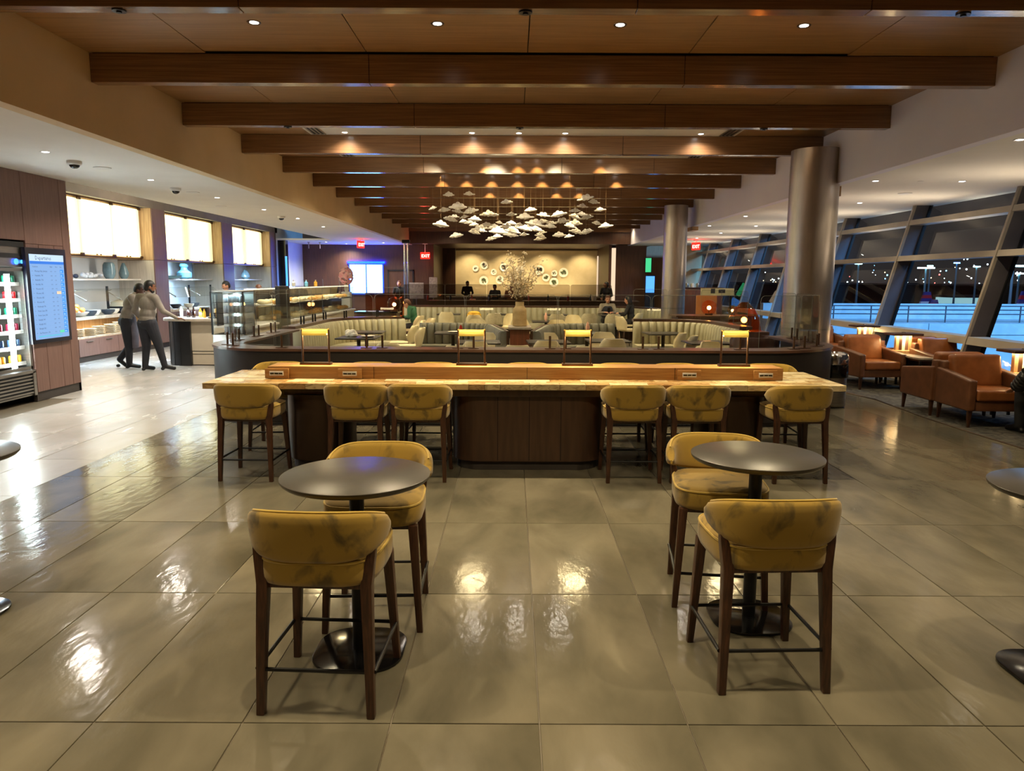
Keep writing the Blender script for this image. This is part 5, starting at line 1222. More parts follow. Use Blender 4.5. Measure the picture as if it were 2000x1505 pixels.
# pink flowers on a pedestal
fp = thing('pedestal', 'slim white pedestal carrying the pink flowers', 'pedestal', (-5.35, 23.8, 0)); MB().box(-.14, .14, -.14, .14, 0, 1.35).build('body', white_lam, fp, bevel=.01)
ft = thing('flower_arrangement', 'ball of pink flowers in a white vase beside the blue screens', 'flowers', (-5.35, 23.8, 1.35))
MB().lathe([(.05, 0), (.08, .08), (.06, .2), (.07, .24)], n=16).build('vase', wht, ft)
m_ = MB(); pinkm = pm('pink_petals', C(236, 150, 156), C(248, 206, 202), ns=9, rough=.7); r_ = random.Random(2)
for k in range(70):
    v = Vector((r_.gauss(0, 1), r_.gauss(0, 1), r_.gauss(0, 1))).normalized(); c = Vector((0, 0, .50))+Vector((v.x*.22, v.y*.2, v.z*.27)); q = v.to_track_quat('Z', 'Y').to_matrix()
    m_.sph(c, .075, .05, .02, 8, 5, M=q @ Matrix.Rotation(r_.uniform(0, 3), 3, 'Z'))
o = m_.build('petals', pinkm, ft, smooth=50); o['kind'] = 'stuff'
MB().cyl((0, 0, .1), (0, 0, .5), .02, n=8).build('stems', green, ft)
# service desk with black monitors in front of the far wall
sd = thing('service_desk', 'dark desk with black monitors before the far brown wall', 'desk', (-7.3, 27.0, 0)); MB().box(-.95, 1.3, -.3, .3, 0, 1.1).build('body', wood_dark, sd, bevel=.01)
for k, x in enumerate([-.5, .2, .8]): MB().box(x-.14, x+.14, -.05, 0, 1.2, 1.5).cyl((x, 0, 1.1), (x, 0, 1.25), .02, n=8).build('monitor', black, sd); MB().cyl((x+.22, 0, 1.1), (x+.17, 0, 1.75), .012, n=6).build('scanner_arm', steel, sd)
for k, (px_) in enumerate([602, 624]): 
    a = aty(px_, 488, 29.5); tag_at(MB().cyl((0, 0, 0), (0, 0, -.25), .02, n=8).cyl((0, 0, .0), (0, 0, -.02), .05, n=10), 'track_spotlight', steel, (a.x, 29.5, ZL), 'small hanging spotlight before the far brown wall, %s' % ['left', 'right'][k], 'spotlight', 'hanging spotlights')

# ---------------------------------------------------------------- amber globe lamps and glass near the booths
amberg = glassm('amber_glass', (1, .60, .32, 1), ior=1.4); ambero = glassm('orange_glass', (1, .34, .08, 1), ior=1.4)
bulb = em('bulb_warm', (1, .62, .25, 1), 40)
def globe(x, y, z, r, lab, p=9, shape=0):
    t = thing('globe_lamp', lab, 'lamp', (x, y, z), 0, 'amber globe lamps')
    if shape == 0: MB().sph((0, 0, r), r, nu=28, nv=18).build('globe', amberg, t)
    else: MB().lathe([(r*1.5, .0), (r*1.5, .02), (r*1.25, r*1.2), (r*.8, r*2.0), (r*.3, r*2.5), (r*.25, r*2.5)], n=28, close=False).build('shade', ambero, t)
    MB().cyl((0, 0, 0), (0, 0, .04), r*.5, n=20).build('base', bronze, t); MB().cyl((0, 0, .04), (0, 0, r*.75), .008, n=8).build('stem', bronze, t)
    MB().sph((0, 0, r*.95), r*.26, nu=12, nv=8).build('bulb', bulb, t); point((x, y, z+r), p, WARM2, .03)
globe(-2.8, 17.45, 1.0, .17, 'round amber glass lamp glowing behind the left cream booth', 8)
globe(4.33, 16.2, 1.0, .17, 'round amber glass lamp glowing behind the right cream booth', 10)
globe(4.85, 16.2, 1.0, .11, 'second amber glass lamp right of the round one', 7)
globe(4.45, 14.1, .80, .22, 'big orange glass cone lamp near the broad column', 14, 1)
lc_ = thing('lamp_counter', 'low dark counter behind the left cream booth holding an amber lamp', 'counter', (-2.9, 17.45, 0)); MB().box(-.75, .18, -.22, .3, 0, .97).build('body', wood_dark, lc_); MB().box(-.8, .22, -.26, .34, .97, 1.0).build('top', glossy_black, lc_)
lc_ = thing('lamp_counter', 'curved-end dark counter behind the right cream booth holding amber lamps', 'counter', (4.3, 16.2, 0)); MB().box(-.7, .9, -.25, .4, 0, .97).build('body', wood_dark, lc_); MB().box(-.75, .95, -.3, .45, .97, 1.0).build('top', trimwood, lc_)
lc_ = thing('lamp_counter', 'low dark cabinet under the orange cone lamp', 'counter', (4.5, 14.1, 0)); MB().box(-.3, .35, -.3, .3, 0, .80).build('body', wood_dark, lc_, bevel=.01)
# glowing screen panel behind the left lamp, warm panel behind the right ones
struct('wall_divider', MB().box(-3.65, -2.7, 18.3, 18.34, 0, 1.42), glassm('warm_smoked_glass', (.75, .42, .26, 1)), smooth=0)
pnl = tag(MB().box(4.25, 4.72, 17.0, 17.06, 0, 1.42).build('wood_screen', pm('warm_tan_panel', C(160, 104, 56), C(172, 116, 64), ns=3, rough=.4), bevel=.005), 'warm tan panel glowing behind the round amber lamp', 'panel')
hs = thing('host_station', 'cherry wood cabinet with bottles on top behind the right booth', 'cabinet', (6.0, 24.5, 0)); MB().box(-.75, .9, -.3, .4, 0, 1.50).build('body', wood_red, hs, bevel=.01); MB().box(-.78, .93, -.33, .43, 1.5, 1.53).build('top', wood_dark, hs)
for k in range(5): tag_at(MB().lathe([(.06, 0), (.07, .1), (.05, .14)], n=12), 'jar', [wht, glossy_black, steel, wht, steel][k], (5.4+.18*k, 24.4, 1.53), '%s container on the cherry wood cabinet, %s from the left' % (['white', 'black', 'steel', 'white', 'steel'][k], ORD[k]), 'container', 'containers on the cherry cabinet')
mg = thing('picture_panel', 'long cream panel with dark sketches standing on the counter behind the right booth', 'picture', (5.35, 19.0, 0)); a0 = aty(1363, 573, 19); a1 = aty(1425, 562, 19)
MB().box(-.5, .35, -.02, .02, 1.38, 1.56).build('panel', pm('cream_panel', C(206, 196, 140), C(216, 206, 152), ns=3, rough=.5), mg); MB().box(-.25, -.14, -.025, -.02, 1.43, 1.55).box(-.05, .12, -.025, -.02, 1.44, 1.53).build('sketch', dark_kick, mg); MB().box(-.45, -.4, 0, .04, 0, 1.4).box(.25, .3, 0, .04, 0, 1.4).build('leg', black_metal, mg)
# brown leather tub chair by column
tc = thing('tub_chair', 'dark brown channel-backed tub chair in front of the broad column', 'chair', (3.92, 11.85, 0), rad(20)); rings = []
for i in range(49):
    th = rad(-120+240*i/48); R_ = .30+.02*abs(math.sin(PI*i/4)); rings.append([((R_+d)*math.sin(th), (R_+d)*-math.cos(th), z) for d, z in ((0, .1), (.06, .1), (.075, .8), (.05, .86), (0, .86), (-.02, .8))])
MB().ring(rings).build('shell', leather_dk if False else pm('espresso_leather', C(62, 34, 26), C(76, 44, 34), ns=6, rough=.35), tc, smooth=60); MB().cyl((0, 0, .1), (0, 0, .46), .3, n=24).build('seat', leather_dk, tc, bevel=.03)
# bin by the lounge
bn = thing('waste_bin', 'waste bin with a polished steel dome lid at the end of the half wall', 'bin', (4.52, 10.25, 0))
MB().lathe([(.17, 0), (.19, .02), (.19, .52), (.17, .54)], n=32).build('body', steel, bn); MB().lathe([(.2, .42), (.205, .43), (.205, .60), (.2, .61)], n=32).build('band', glossy_black, bn)
MB().lathe([(.205, .61), (.205, .70), (.185, .745), (.15, .765), (.12, .765), (.11, .74)], n=32, close=False).build('lid', chrome, bn)
# ---------------------------------------------------------------- leather armchairs by the windows
def make_arm():
    t = thing('armchair', '', 'armchair')
    # faces -Y
    MB().box(-.31, .31, -.36, .30, .20, .32).build('base', leather_dk, t, bevel=.02)
    MB().box(-.30, .30, -.385, .22, .32, .455).build('seat_cushion', leather, t, bevel=.035, seg=4, smooth=60)
    MB().add([(-.30, .10, .44), (.30, .10, .44), (.30, .27, .40), (-.30, .27, .40), (-.30, .20, .84), (.30, .20, .84), (.30, .36, .82), (-.30, .36, .82)],
             [(0, 3, 2, 1), (4, 5, 6, 7), (0, 1, 5, 4), (1, 2, 6, 5), (2, 3, 7, 6), (3, 0, 4, 7)]).build('back_cushion', leather, t, bevel=.05, seg=4, smooth=60)
    MB().box(-.36, .36, .28, .40, .20, .74).build('back_frame', leather_dk, t, bevel=.025, seg=3, smooth=60)
    for s_ in (-1, 1):
        x0, x1 = (.305, .40) if s_ > 0 else (-.40, -.305)
        MB().add([(x0, -.38, .20), (x1, -.38, .20), (x1, .38, .20), (x0, .38, .20), (x0, -.38, .575), (x1, -.38, .575), (x1, .38, .66), (x0, .38, .66)],
                 [(0, 3, 2, 1), (4, 5, 6, 7), (0, 1, 5, 4), (1, 2, 6, 5), (2, 3, 7, 6), (3, 0, 4, 7)]).build('arm', leather_dk, t, bevel=.03, seg=4, smooth=60)
        for y in (-.33, .33): leg_mb((s_*.355, y*1.02, 0), (s_*.35, y, .21), .014, .024).build('leg', wood_leg, t, bevel=.004)
    return t
ac = make_arm(); af = True
GA = 'tan leather armchairs in the window lounge'
for x, y, rz, lab in [(5.97, 12.15, 6, 'tan leather armchair facing us just behind the steel-lidded bin'), (5.88, 9.02, -2, 'nearest tan leather armchair facing us at the right edge, seat shining'),
                      (5.86, 9.83, 180, 'brown leather armchair standing back to back behind the nearest one'), (6.05, 12.98, 184, 'leather armchair back to back behind the one by the bin'),
                      (7.0, 11.75, 4, 'tan leather armchair facing us between the two window-side lamps'), (6.95, 12.62, 182, 'leather armchair back to back behind the one between the lamps'),
                      (6.55, 15.4, 3, 'tan leather armchair farther back, its glowing back by the glass screen'), (7.02, 8.75, 4, 'tan leather armchair at the right edge beside the window lamp')]:
    if af: ac.location = (x, y, 0.008); ac.rotation_euler = (0, 0, rad(rz)); tag(ac, lab, 'armchair', GA); af = False
    else: dup(ac, (x, y, .008), rad(rz), lab, GA)
def side_table(x, y, w_, d, lab, lampy, laby):
    t = thing('side_table', lab, 'side table', (x, y, .008), 0, 'side tables in the window lounge')
    MB().box(-w_/2, w_/2, -d/2, d/2, .53, .56).build('tabletop', stone_top, t, bevel=.004); MB().box(-w_/2+.03, w_/2-.03, -d/2+.03, d/2-.03, .50, .53).build('apron', wood_dark, t)
    for sx in (-1, 1):
        for sy in (-1, 1): MB().box(sx*(w_/2-.04)-.015, sx*(w_/2-.04)+.015, sy*(d/2-.04)-.015, sy*(d/2-.04)+.015, 0, .5).build('leg', black_metal, t)
    l = thing('box_lamp', laby, 'lamp', (x+.02, y+lampy, .568), 0, 'box lamps of the window lounge')
    MB().box(-.17, .17, -.12, .12, 0, .05).build('base', wood_tan, l, bevel=.004); MB().box(-.24, .24, -.18, .18, .30, .335).build('lid', wood_dark, l, bevel=.004)
    MB().cyl((0, 0, .335), (0, 0, .35), .03, n=12).build('finial', chrome, l)
    for k in range(5): MB().box(-.13+k*.052, -.13+k*.052+.05, -.03, .03, .05, .30).build('slat', [wood_tan, wood_dark, white_lam, wood_pink, wood_tan][k], l)
    area((x+.02, y+lampy, .86), 6, WARM2, .3, .2)
    point((x+.02, y+lampy-.13, .83), 2.2, WARM2, .03); point((x+.02, y+lampy+.13, .83), 2.2, WARM2, .03)
side_table(6.50, 11.95, .26, 1.1, 'narrow pale-topped side table between the two far armchairs', .25, 'dark-lidded box lamp glowing between the two far armchairs')
side_table(6.47, 9.1, .30, 1.0, 'narrow pale-topped side table at the right edge of the picture', .15, 'dark-lidded box lamp glowing at the right edge of the picture')
side_table(6.9, 14.4, .5, .5, 'small side table seen through the end of the glass screen', 0, 'box lamp glowing by the farther armchair')

# ---------------------------------------------------------------- people
def cone_prims(): return []
class Fig:
    def __init__(s): s.p = []
    def seg(s, a, ra, b_, rb, mi): s.p.append(('c', Vector(a), ra, Vector(b_), rb, mi)); return s
    def ell(s, c, r, mi, M=None): s.p.append(('e', Vector(c), r, M, mi)); return s
    def mesh(s, vox, mats, name, parent, sm=3):
        m_ = MB()
        for q in s.p:
            if q[0] == 'c':
                _, a, ra, b_, rb, mi = q; m_.sph(a, ra, nu=14, nv=9); m_.sph(b_, rb, nu=14, nv=9)
                if (b_-a).length > 1e-4: m_.cyl(a, b_, ra, rb, n=14)
            else: m_.sph(q[1], *q[2], nu=18, nv=12, M=q[3])
        me = remeshed(m_, vox, sm, .4); me.name = name
        co = np.empty(len(me.polygons)*3); me.polygons.foreach_get('center', co); co = co.reshape(-1, 3); best = np.full(len(co), 1e9); idx = np.zeros(len(co), dtype=np.int32)
        for q in s.p:
            if q[0] == 'c':
                _, a, ra, b_, rb, mi = q; a = np.array(a); b_ = np.array(b_); d = b_-a; L2 = max(1e-9, d @ d); t_ = np.clip(((co-a) @ d)/L2, 0, 1); dist = np.linalg.norm(co-(a+t_[:, None]*d), axis=1)-(ra+(rb-ra)*t_)
            else:
                M3 = np.array(q[3].inverted()) if q[3] else np.eye(3); r_ = np.array(q[2]); v = ((co-np.array(q[1])) @ M3.T)/r_; dist = (np.linalg.norm(v, axis=1)-1)*r_.min(); mi = q[4]
            k = dist < best; best[k] = dist[k]; idx[k] = mi
        me.materials.clear()
        for mm in mats: me.materials.append(mm)
        me.polygons.foreach_set('material_index', idx); return link(name, me, parent)
def hand(f, w_, d, n_, sc_, mi, curl=.5):
    """palm and five fingers from wrist w_, pointing d, palm normal n_"""
    w_ = Vector(w_); d = Vector(d).normalized(); n_ = Vector(n_); n_ = (n_-d*n_.dot(d)).normalized(); s_ = d.cross(n_)
    for k in (-1, 0, 1): f.seg(w_+s_*k*.016*sc_, .018*sc_, w_+d*.075*sc_+s_*k*.026*sc_, .015*sc_, mi)
    for k, l in zip((-1.5, -.5, .5, 1.5), (.055, .07, .075, .065)):
        b0 = w_+d*.085*sc_+s_*k*.021*sc_; d1 = (d+n_*curl*.5).normalized(); d2 = (d+n_*curl*1.6).normalized(); m1 = b0+d1*l*.55*sc_
        f.seg(b0, .0105*sc_, m1, .0095*sc_, mi).seg(m1, .0095*sc_, m1+d2*l*.5*sc_, .008*sc_, mi)
    t0 = w_+d*.02*sc_+s_*.03*sc_; t1 = t0+(d*.6+s_*.7+n_*.3).normalized()*.045*sc_; f.seg(t0, .014*sc_, t1, .011*sc_, mi).seg(t1, .011*sc_, t1+(d+n_*.4).normalized()*.03*sc_, .009*sc_, mi)
def head(f, c, yaw, pitch, tilt, mi, eye, sc_=1.0):
    """c = centre of the skull; faces local +Y rotated by yaw"""
    R = Matrix.Rotation(rad(yaw), 3, 'Z') @ Matrix.Rotation(rad(tilt), 3, 'Y') @ Matrix.Rotation(rad(pitch), 3, 'X'); c = Vector(c); P = lambda x, y, z: c+R @ (Vector((x, y, z))*sc_)
    f.ell(c, (.076*sc_, .095*sc_, .105*sc_), mi, R); f.ell(P(0, .025, -.06), (.058*sc_, .066*sc_, .062*sc_), mi, R); f.ell(P(0, .05, -.098), (.03*sc_, .028*sc_, .02*sc_), mi, R)
    f.seg(P(0, .092, .005), .010*sc_, P(0, .110, -.028), .015*sc_, mi)
    for s_ in (-1, 1):
        f.ell(P(s_*.078, -.004, -.012), (.010*sc_, .019*sc_, .030*sc_), mi, R); f.ell(P(s_*.030, .085, .006), (.013*sc_, .009*sc_, .008*sc_), eye, R); f.seg(P(s_*.018, .092, .028), .006*sc_, P(s_*.045, .083, .027), .005*sc_, eye)
    f.seg(P(-.018, .088, -.062), .006*sc_, P(.018, .088, -.062), .006*sc_, 5)
    return R, P
def hair(parent, P, R, mm, sc_=1.0, long_=0, vox=.012):
    h = Fig(); h.ell(P(0, -.012, .022), (.083*sc_, .100*sc_, .098*sc_), 0, R); h.ell(P(0, -.045, -.02), (.074*sc_, .068*sc_, .085*sc_), 0, R)
    if long_: h.seg(P(-.05, -.04, 0), .05*sc_, P(-.06, -.05, -long_), .04*sc_, 0).seg(P(.05, -.04, 0), .05*sc_, P(.06, -.05, -long_), .04*sc_, 0).seg(P(0, -.06, 0), .06*sc_, P(0, -.07, -long_), .05*sc_, 0)
    m_ = MB()
    o = h.mesh(vox, [mm], 'hair', parent, 2)
    # trim the part of the cap that would cover the face
    bm = bmesh.new(); bm.from_mesh(o.data); Ri = R.inverted(); c = P(0, 0, 0); dele = []
    for v in bm.verts:
        q = (Ri @ (v.co-c))/sc_
        if q.y > .045 and q.z < .045+.1*max(0, q.y-.07): dele.append(v)
        elif q.y > -.01 and q.z < -.01 and not long_: dele.append(v)
    bmesh.ops.delete(bm, geom=dele, context='VERTS'); bm.to_mesh(o.data); bm.free(); return o
MI = dict(skin=0, top=1, leg=2, shoe=3, eye=4, lip=5)
lipm = pm('lips', C(120, 62, 54), rough=.5); eyem = pm('eye_dark', C(20, 14, 12), rough=.3)
def person(lab, loc, rz, J, mats, hairm, vox=.012, long_=0, sleeves=True, skirt=None, beard=None):
    """J: joint positions in local space (facing +Y)"""
    t = thing('person', lab, 'person', loc, rad(rz)); f = Fig(); g = lambda k: Vector(J[k])
    pel, chest, neck, hd = g('pelvis'), g('chest'), g('neck'), g('head'); top, leg, sk = 1, 2, 0; b_ = J.get('bulk', 1)
    side_ = (g('shR')-g('shL')).normalized(); up = (chest-pel).normalized(); Mt = Matrix((side_, up.cross(side_), up)).transposed()
    f.ell(chest, (.165*b_, .115*b_, .17), top, Mt); f.ell(chest.lerp(pel, .55), (.145*b_, .112*b_, .15), top, Mt); f.ell(pel+up*.06, (.15*b_, .115*b_, .10), top, Mt); f.ell(pel-up*.03, (.155*b_, .12*b_, .12), leg, Mt)
    f.seg(g('shL'), .062*b_, g('shR'), .062*b_, top); f.seg(chest+up*.1, .09, neck, .055, top); f.seg(neck-up*.01, .05, hd-up*.05, .047, sk)
    for s_ in 'LR':
        sh, el_, wr = g('sh'+s_), g('el'+s_), g('wr'+s_); am = top if sleeves else sk
        f.seg(sh, .062*b_, el_, .046*b_, top); f.seg(el_, .046*b_, wr, .031, am); f.seg(wr, .026, wr+(wr-el_).normalized()*.02, .025, sk)
        hd_ = J.get('hand'+s_) or (wr-el_); hand(f, wr+Vector(hd_).normalized()*.012, hd_, J.get('palm'+s_, (0, -.3, -1)), 1.05, sk, J.get('curl', .5))
        hp, kn, an, toe = g('hip'+s_), g('kn'+s_), g('an'+s_), g('toe'+s_)
        f.seg(hp, .105*b_, kn, .072*b_, leg); f.seg(kn, .072*b_, kn.lerp(an, .35), .070, leg); f.seg(kn.lerp(an, .35), .070, an, .056, leg)
        f.seg(an-Vector((0, 0, .035)), .04, toe.lerp(an, .45)*1, .038, 3) if False else f.seg(an+Vector((0, 0, -.02)), .046, toe, .038, 3)
        dd = (toe-an); dd.z = 0; dd.normalize(); f.ell(Vector((an.x, an.y, toe.z))-dd*.035, (.034, .04, .033), 3)
    R, P = head(f, hd, J.get('yaw', 0), J.get('pitch', 0), J.get('tilt', 0), sk, 4)
    f.mesh(vox, mats+[eyem, lipm], 'body', t); hair(t, P, R, hairm, long_=long_, vox=min(vox, .012))
    if beard:
        h = Fig(); h.ell(P(0, .045, -.085), (.055, .05, .042), 0, R); h.seg(P(-.06, .0, -.05), .022, P(-.045, .04, -.09), .02, 0); h.seg(P(.06, .0, -.05), .022, P(.045, .04, -.09), .02, 0); h.mesh(.01, [beard], 'beard', t, 2)
    return t, f, P
# two waiters (facing +Y locally)
S = dict
J2 = S(pelvis=(0, 0, .93), chest=(.02, .03, 1.27), neck=(.03, .05, 1.47), head=(.04, .08, 1.60), shL=(-.19, .03, 1.40), shR=(.21, .03, 1.39), elL=(-.28, -.03, 1.14), wrL=(-.22, .10, .95), elR=(.31, .10, 1.14), wrR=(.40, .33, 1.0), handR=(.25, 1, -.15), palmR=(0, 0, -1), handL=(.1, .3, -1),
        hipL=(-.09, 0, .90), hipR=(.09, 0, .90), knL=(-.08, .02, .49), knR=(.14, .10, .50), anL=(-.09, -.03, .09), anR=(.20, .16, .10), toeL=(-.06, .13, .035), toeR=(.30, .29, .035), yaw=-38, pitch=-10, tilt=5, bulk=1.14)
person('waiter in a grey shirt and black trousers seen from behind, hand on the island counter', (-6.93, 13.92, 0), -22, J2, [skin_m, shirt, trousers, shoe], hair_b, .0095, beard=hair_b)
J1 = S(pelvis=(0, 0, .93), chest=(.03, .10, 1.26), neck=(.04, .19, 1.44), head=(.05, .27, 1.54), shL=(-.18, .14, 1.39), shR=(.22, .12, 1.38), elL=(-.26, .22, 1.13), wrL=(-.02, .36, 1.03), elR=(.27, .20, 1.12), wrR=(.02, .35, 1.06), handL=(1, .1, 0), handR=(-1, .1, 0), palmL=(0, -1, 0), palmR=(0, -1, 0),
        hipL=(-.09, 0, .90), hipR=(.09, 0, .90), knL=(-.09, .08, .48), knR=(.10, .02, .47), anL=(-.10, -.16, .17), anR=(.10, .0, .09), toeL=(-.10, -.06, .045), toeR=(.11, .17, .035), yaw=-25, pitch=-14, tilt=6, bulk=1.2)
t, f, P = person('waiter in a grey shirt and long dark apron leaning in with folded arms', (-7.55, 14.35, 0), -62, J1, [skin_d, shirt, trousers, shoe], hair_b, .0095)
m_ = MB(); R_ = []
for z, w_, y in ((1.06, .15, .15), (.95, .17, .165), (.8, .2, .17), (.6, .215, .175), (.40, .22, .16)):
    R_.append([(w_*math.sin(rad(a)), y*math.cos(rad(a))*(1)+(.01 if z > .9 else .03), z) for a in range(-75, 76, 15)]+[((w_-.012)*math.sin(rad(a)), (y-.012)*math.cos(rad(a))+(.01 if z > .9 else .03), z) for a in range(75, -76, -15)])
m_.ring(R_).build('apron', apronm, t, smooth=60)
def stand(x, y, rz, lab, mats, hm, hz=1.6, **k):
    J = S(pelvis=(0, 0, .93), chest=(0, .02, 1.27), neck=(0, .03, 1.46), head=(0, .06, 1.58), shL=(-.18, .02, 1.39), shR=(.18, .02, 1.39), elL=(-.26, .03, 1.14), elR=(.26, .03, 1.14), wrL=(-.14, .22, 1.04), wrR=(.14, .22, 1.04), hipL=(-.09, 0, .9), hipR=(.09, 0, .9), knL=(-.1, .02, .49), knR=(.1, .02, .49), anL=(-.1, -.02, .09), anR=(.1, -.02, .09), toeL=(-.11, .12, .035), toeR=(.11, .12, .035)); J.update(k)
    return person(lab, (x, y, 0), rz, J, mats, hm, .016)
def sit(x, y, rz, lab, mats, hm, z=0, long_=0, vox=.015, **k):
    J = S(pelvis=(0, 0, .56), chest=(0, .05, .88), neck=(0, .09, 1.07), head=(0, .13, 1.19), shL=(-.18, .05, 1.0), shR=(.18, .05, 1.0), elL=(-.25, .12, .78), elR=(.25, .12, .78), wrL=(-.12, .34, .80), wrR=(.12, .34, .80), hipL=(-.09, .03, .54), hipR=(.09, .03, .54), knL=(-.12, .44, .52), knR=(.12, .44, .52), anL=(-.12, .42, .1), anR=(.12, .42, .1), toeL=(-.13, .58, .035), toeR=(.13, .58, .035), pitch=-12); J.update(k)
    return person(lab, (x, y, z), rz, J, mats, hm, vox, long_)
blackm = pm('black_cloth', C(20, 20, 22), C(30, 30, 33), ns=9, rough=.8, bump=.2); greenm = pm('green_jacket', C(30, 84, 56), C(44, 104, 72), ns=9, rough=.8, bump=.2)
stand(-7.3, 18.9, 170, 'dark-haired barista with a moustache behind the can chiller', [skin_l, shirt, trousers, shoe], hair_b, pitch=-18, yaw=-35)
stand(-6.25, 18.3, 190, 'brown-haired worker looking down behind the pastry display', [skin_l, shirt, trousers, shoe], hair_br, pitch=-30, head=(.02, .12, 1.50), neck=(0, .06, 1.42))
stand(-2.1, 34.3, 200, 'bartender in black standing before the plate wall at left', [skin_m, blackm, blackm, shoe], hair_b)
stand(3.85, 30.2, 150, 'person in black standing by the dark opening at right of the bar', [skin_m, blackm, blackm, shoe], hair_b, yaw=-60)
stand(-4.65, 30.4, 175, 'person in a dark top beside the chrome poles', [skin_l, blackm, trousers, shoe], hair_br)
stool_m = lambda x, y, lab: None
sit(-.75, 32.35, 170, 'seated guest with dark hair at the bar, left one', [skin_m, blackm, trousers, shoe], hair_b, z=.25)
sit(-.1, 32.35, 195, 'seated guest in a red-brown top at the bar, right one', [skin_l, pm('brown_top', C(126, 76, 52), rough=.8), trousers, shoe], hair_br, z=.25)
for x, y, lab in [(-.75, 32.35, 'plain bar stool under the left bar guest'), (-.1, 32.35, 'plain bar stool under the right bar guest')]:
    t = thing('bar_stool', lab, 'stool', (x, y, 0), 0, 'bar stools'); MB().cyl((0, 0, .66), (0, 0, .70), .19, n=20).build('seat', wood_dark, t); MB().cyl((0, 0, 0), (0, 0, .66), .03, n=10).cyl((0, 0, 0), (0, 0, .02), .2, n=16).build('base', black_metal, t)
sit(-2.5, 19.2, 78, 'person in a green jacket with a tied-back bun leaning over a table', [skin_l, greenm, trousers, shoe], hair_br, yaw=10, pitch=-30, chest=(0, .12, .88), neck=(0, .2, 1.04), head=(0, .27, 1.13), shL=(-.18, .13, 1.0), shR=(.18, .13, 1.0))
t, f, P = sit(2.88, 22.35, 180, 'man with glasses in a dark vest and grey sleeves holding a phone', [skin_l, pm('grey_sleeve', C(150, 140, 124), C(168, 158, 140), ns=9, rough=.8), trousers, shoe], hair_br, pitch=-8)
m_ = Fig(); m_.ell((0, .05, .86), (.175, .135, .19), 0).ell((0, .02, .68), (.165, .135, .13), 0); m_.mesh(.02, [pm('navy_vest', C(28, 32, 44), C(38, 42, 56), ns=9, rough=.7)], 'vest', t)
MB().box(-.04, .04, .42, .43, .80, .94).build('phone', glossy_black, t)
sit(3.48, 21.4, 62, 'person with black hair and black coat seated beside the man in the vest', [skin_l, blackm, blackm, shoe], hair_b, long_=.12)
dup(chA, (3.46, 21.4, 0), rad(62), 'cream chair under the person in the long black coat', 'cream shell chairs in the dining area')
dup(chA, (-2.64, 19.15, 0), rad(78), 'cream chair under the person in the green jacket', 'cream shell chairs in the dining area')
stand(5.95, 28.0, 160, 'staff member with dark hair behind the counter near the blue display', [skin_l, pm('blue_polo', C(44, 60, 96), rough=.8), trousers, shoe], hair_b)
# person at the right edge in a quilted jacket
puff = pm('black_puffer', C(18, 18, 20), C(28, 28, 30), ns=4, rough=.35, bump=.1)
ot = thing('ottoman', 'low leather ottoman under the person in the black puffer jacket', 'ottoman', (6.12, 7.98, .008)); MB().box(-.2, .2, -.22, .22, .1, .44).build('cushion', leather_dk, ot, bevel=.03); MB().box(-.17, .17, -.19, .19, 0, .1).build('base', wood_dark, ot)
t, f, P = sit(6.10, 8.02, 4, 'person in a black quilted puffer jacket cut off by the right edge', [skin_l, puff, blackm, shoe], hair_b, vox=.012, shL=(-.22, .05, 1.0), elL=(-.42, .02, .74), wrL=(-.38, .22, .56), handL=(.3, 1, -.3))
m_ = MB()
for a, b_ in (((-.22, .05, 1.0), (-.42, .02, .74)), ((-.42, .02, .74), (-.38, .20, .57))):
    a = Vector(a); b_ = Vector(b_)
    for k in range(5): c = a.lerp(b_, (k+.5)/5); q = (b_-a).to_track_quat('Z', 'Y').to_matrix(); m_.sph(c, .078, .078, .04, 16, 8, M=q)
m_.build('quilted_sleeve', puff, t, smooth=60)

# ---------------------------------------------------------------- outside: deck, railing, apron, aircraft, lights
deckm = pm('pale_deck_concrete', C(188, 196, 202), C(206, 212, 216), ns=3, rough=.8, world=True)
dk = thing('terminal_roof', 'low concrete roof block with a railing, lit blue outside the windows', 'building', (0, 0, 0))
MB().box(9.2, 34, 24, 32, -5, .40).build('lower_block', deckm, dk, smooth=0)
for k in range(6): MB().box(9.4+k*4.2+.01, 9.4+(k+1)*4.2-.01, 23.94, 24.0, -4, .02).build('wall_panel', deckm, dk, bevel=.01, smooth=0); MB().box(9.4+k*4.2+.01, 9.4+(k+1)*4.2-.01, 23.94, 24.0, .04, .40).build('wall_panel', deckm, dk, bevel=.01, smooth=0)
MB().box(9.2, 34, 27, 27.3, .4, .95).build('parapet', deckm, dk, smooth=0)
rl = thing('railing', 'dark pipe railing on the blue-lit roof outside', 'railing', (0, 24.6, .40))
for z in (.28, .42, .55): MB().cyl((9.3, 0, z), (34, 0, z), .02, n=6).build('rail', mull_grey, rl)
for k in range(20): MB().cyl((9.5+k*1.25, 0, 0), (9.5+k*1.25, 0, .56), .025, n=6).build('post', mull_grey, rl)
struct('ground_apron', MB().box(8.3, 900, -60, 1500, -5.2, -5), pm('apron_asphalt', C(40, 42, 46), C(52, 54, 58), ns=.1, rough=.7), smooth=0)
def bldg(x, y, w_, d, h, mm, lab, z=-5):
    t = thing('hangar', lab, 'building', (x, y, z), 0); MB().box(-w_/2, w_/2, -d/2, d/2, 0, h).build('walls', mm, t, smooth=0)
    MB().prism([(-w_/2-1, 0), (w_/2+1, 0), (0, 3)], -d/2-1, d/2+1).add([], []) if False else MB().box(-w_/2-.5, w_/2+.5, -d/2-.5, d/2+.5, h, h+.6).build('roof', mull_grey, t, smooth=0); return t
dkb = pm('dark_building', C(38, 32, 34), rough=.9); whb = em('lit_white_wall', (.45, .8, .85, 1), .55)
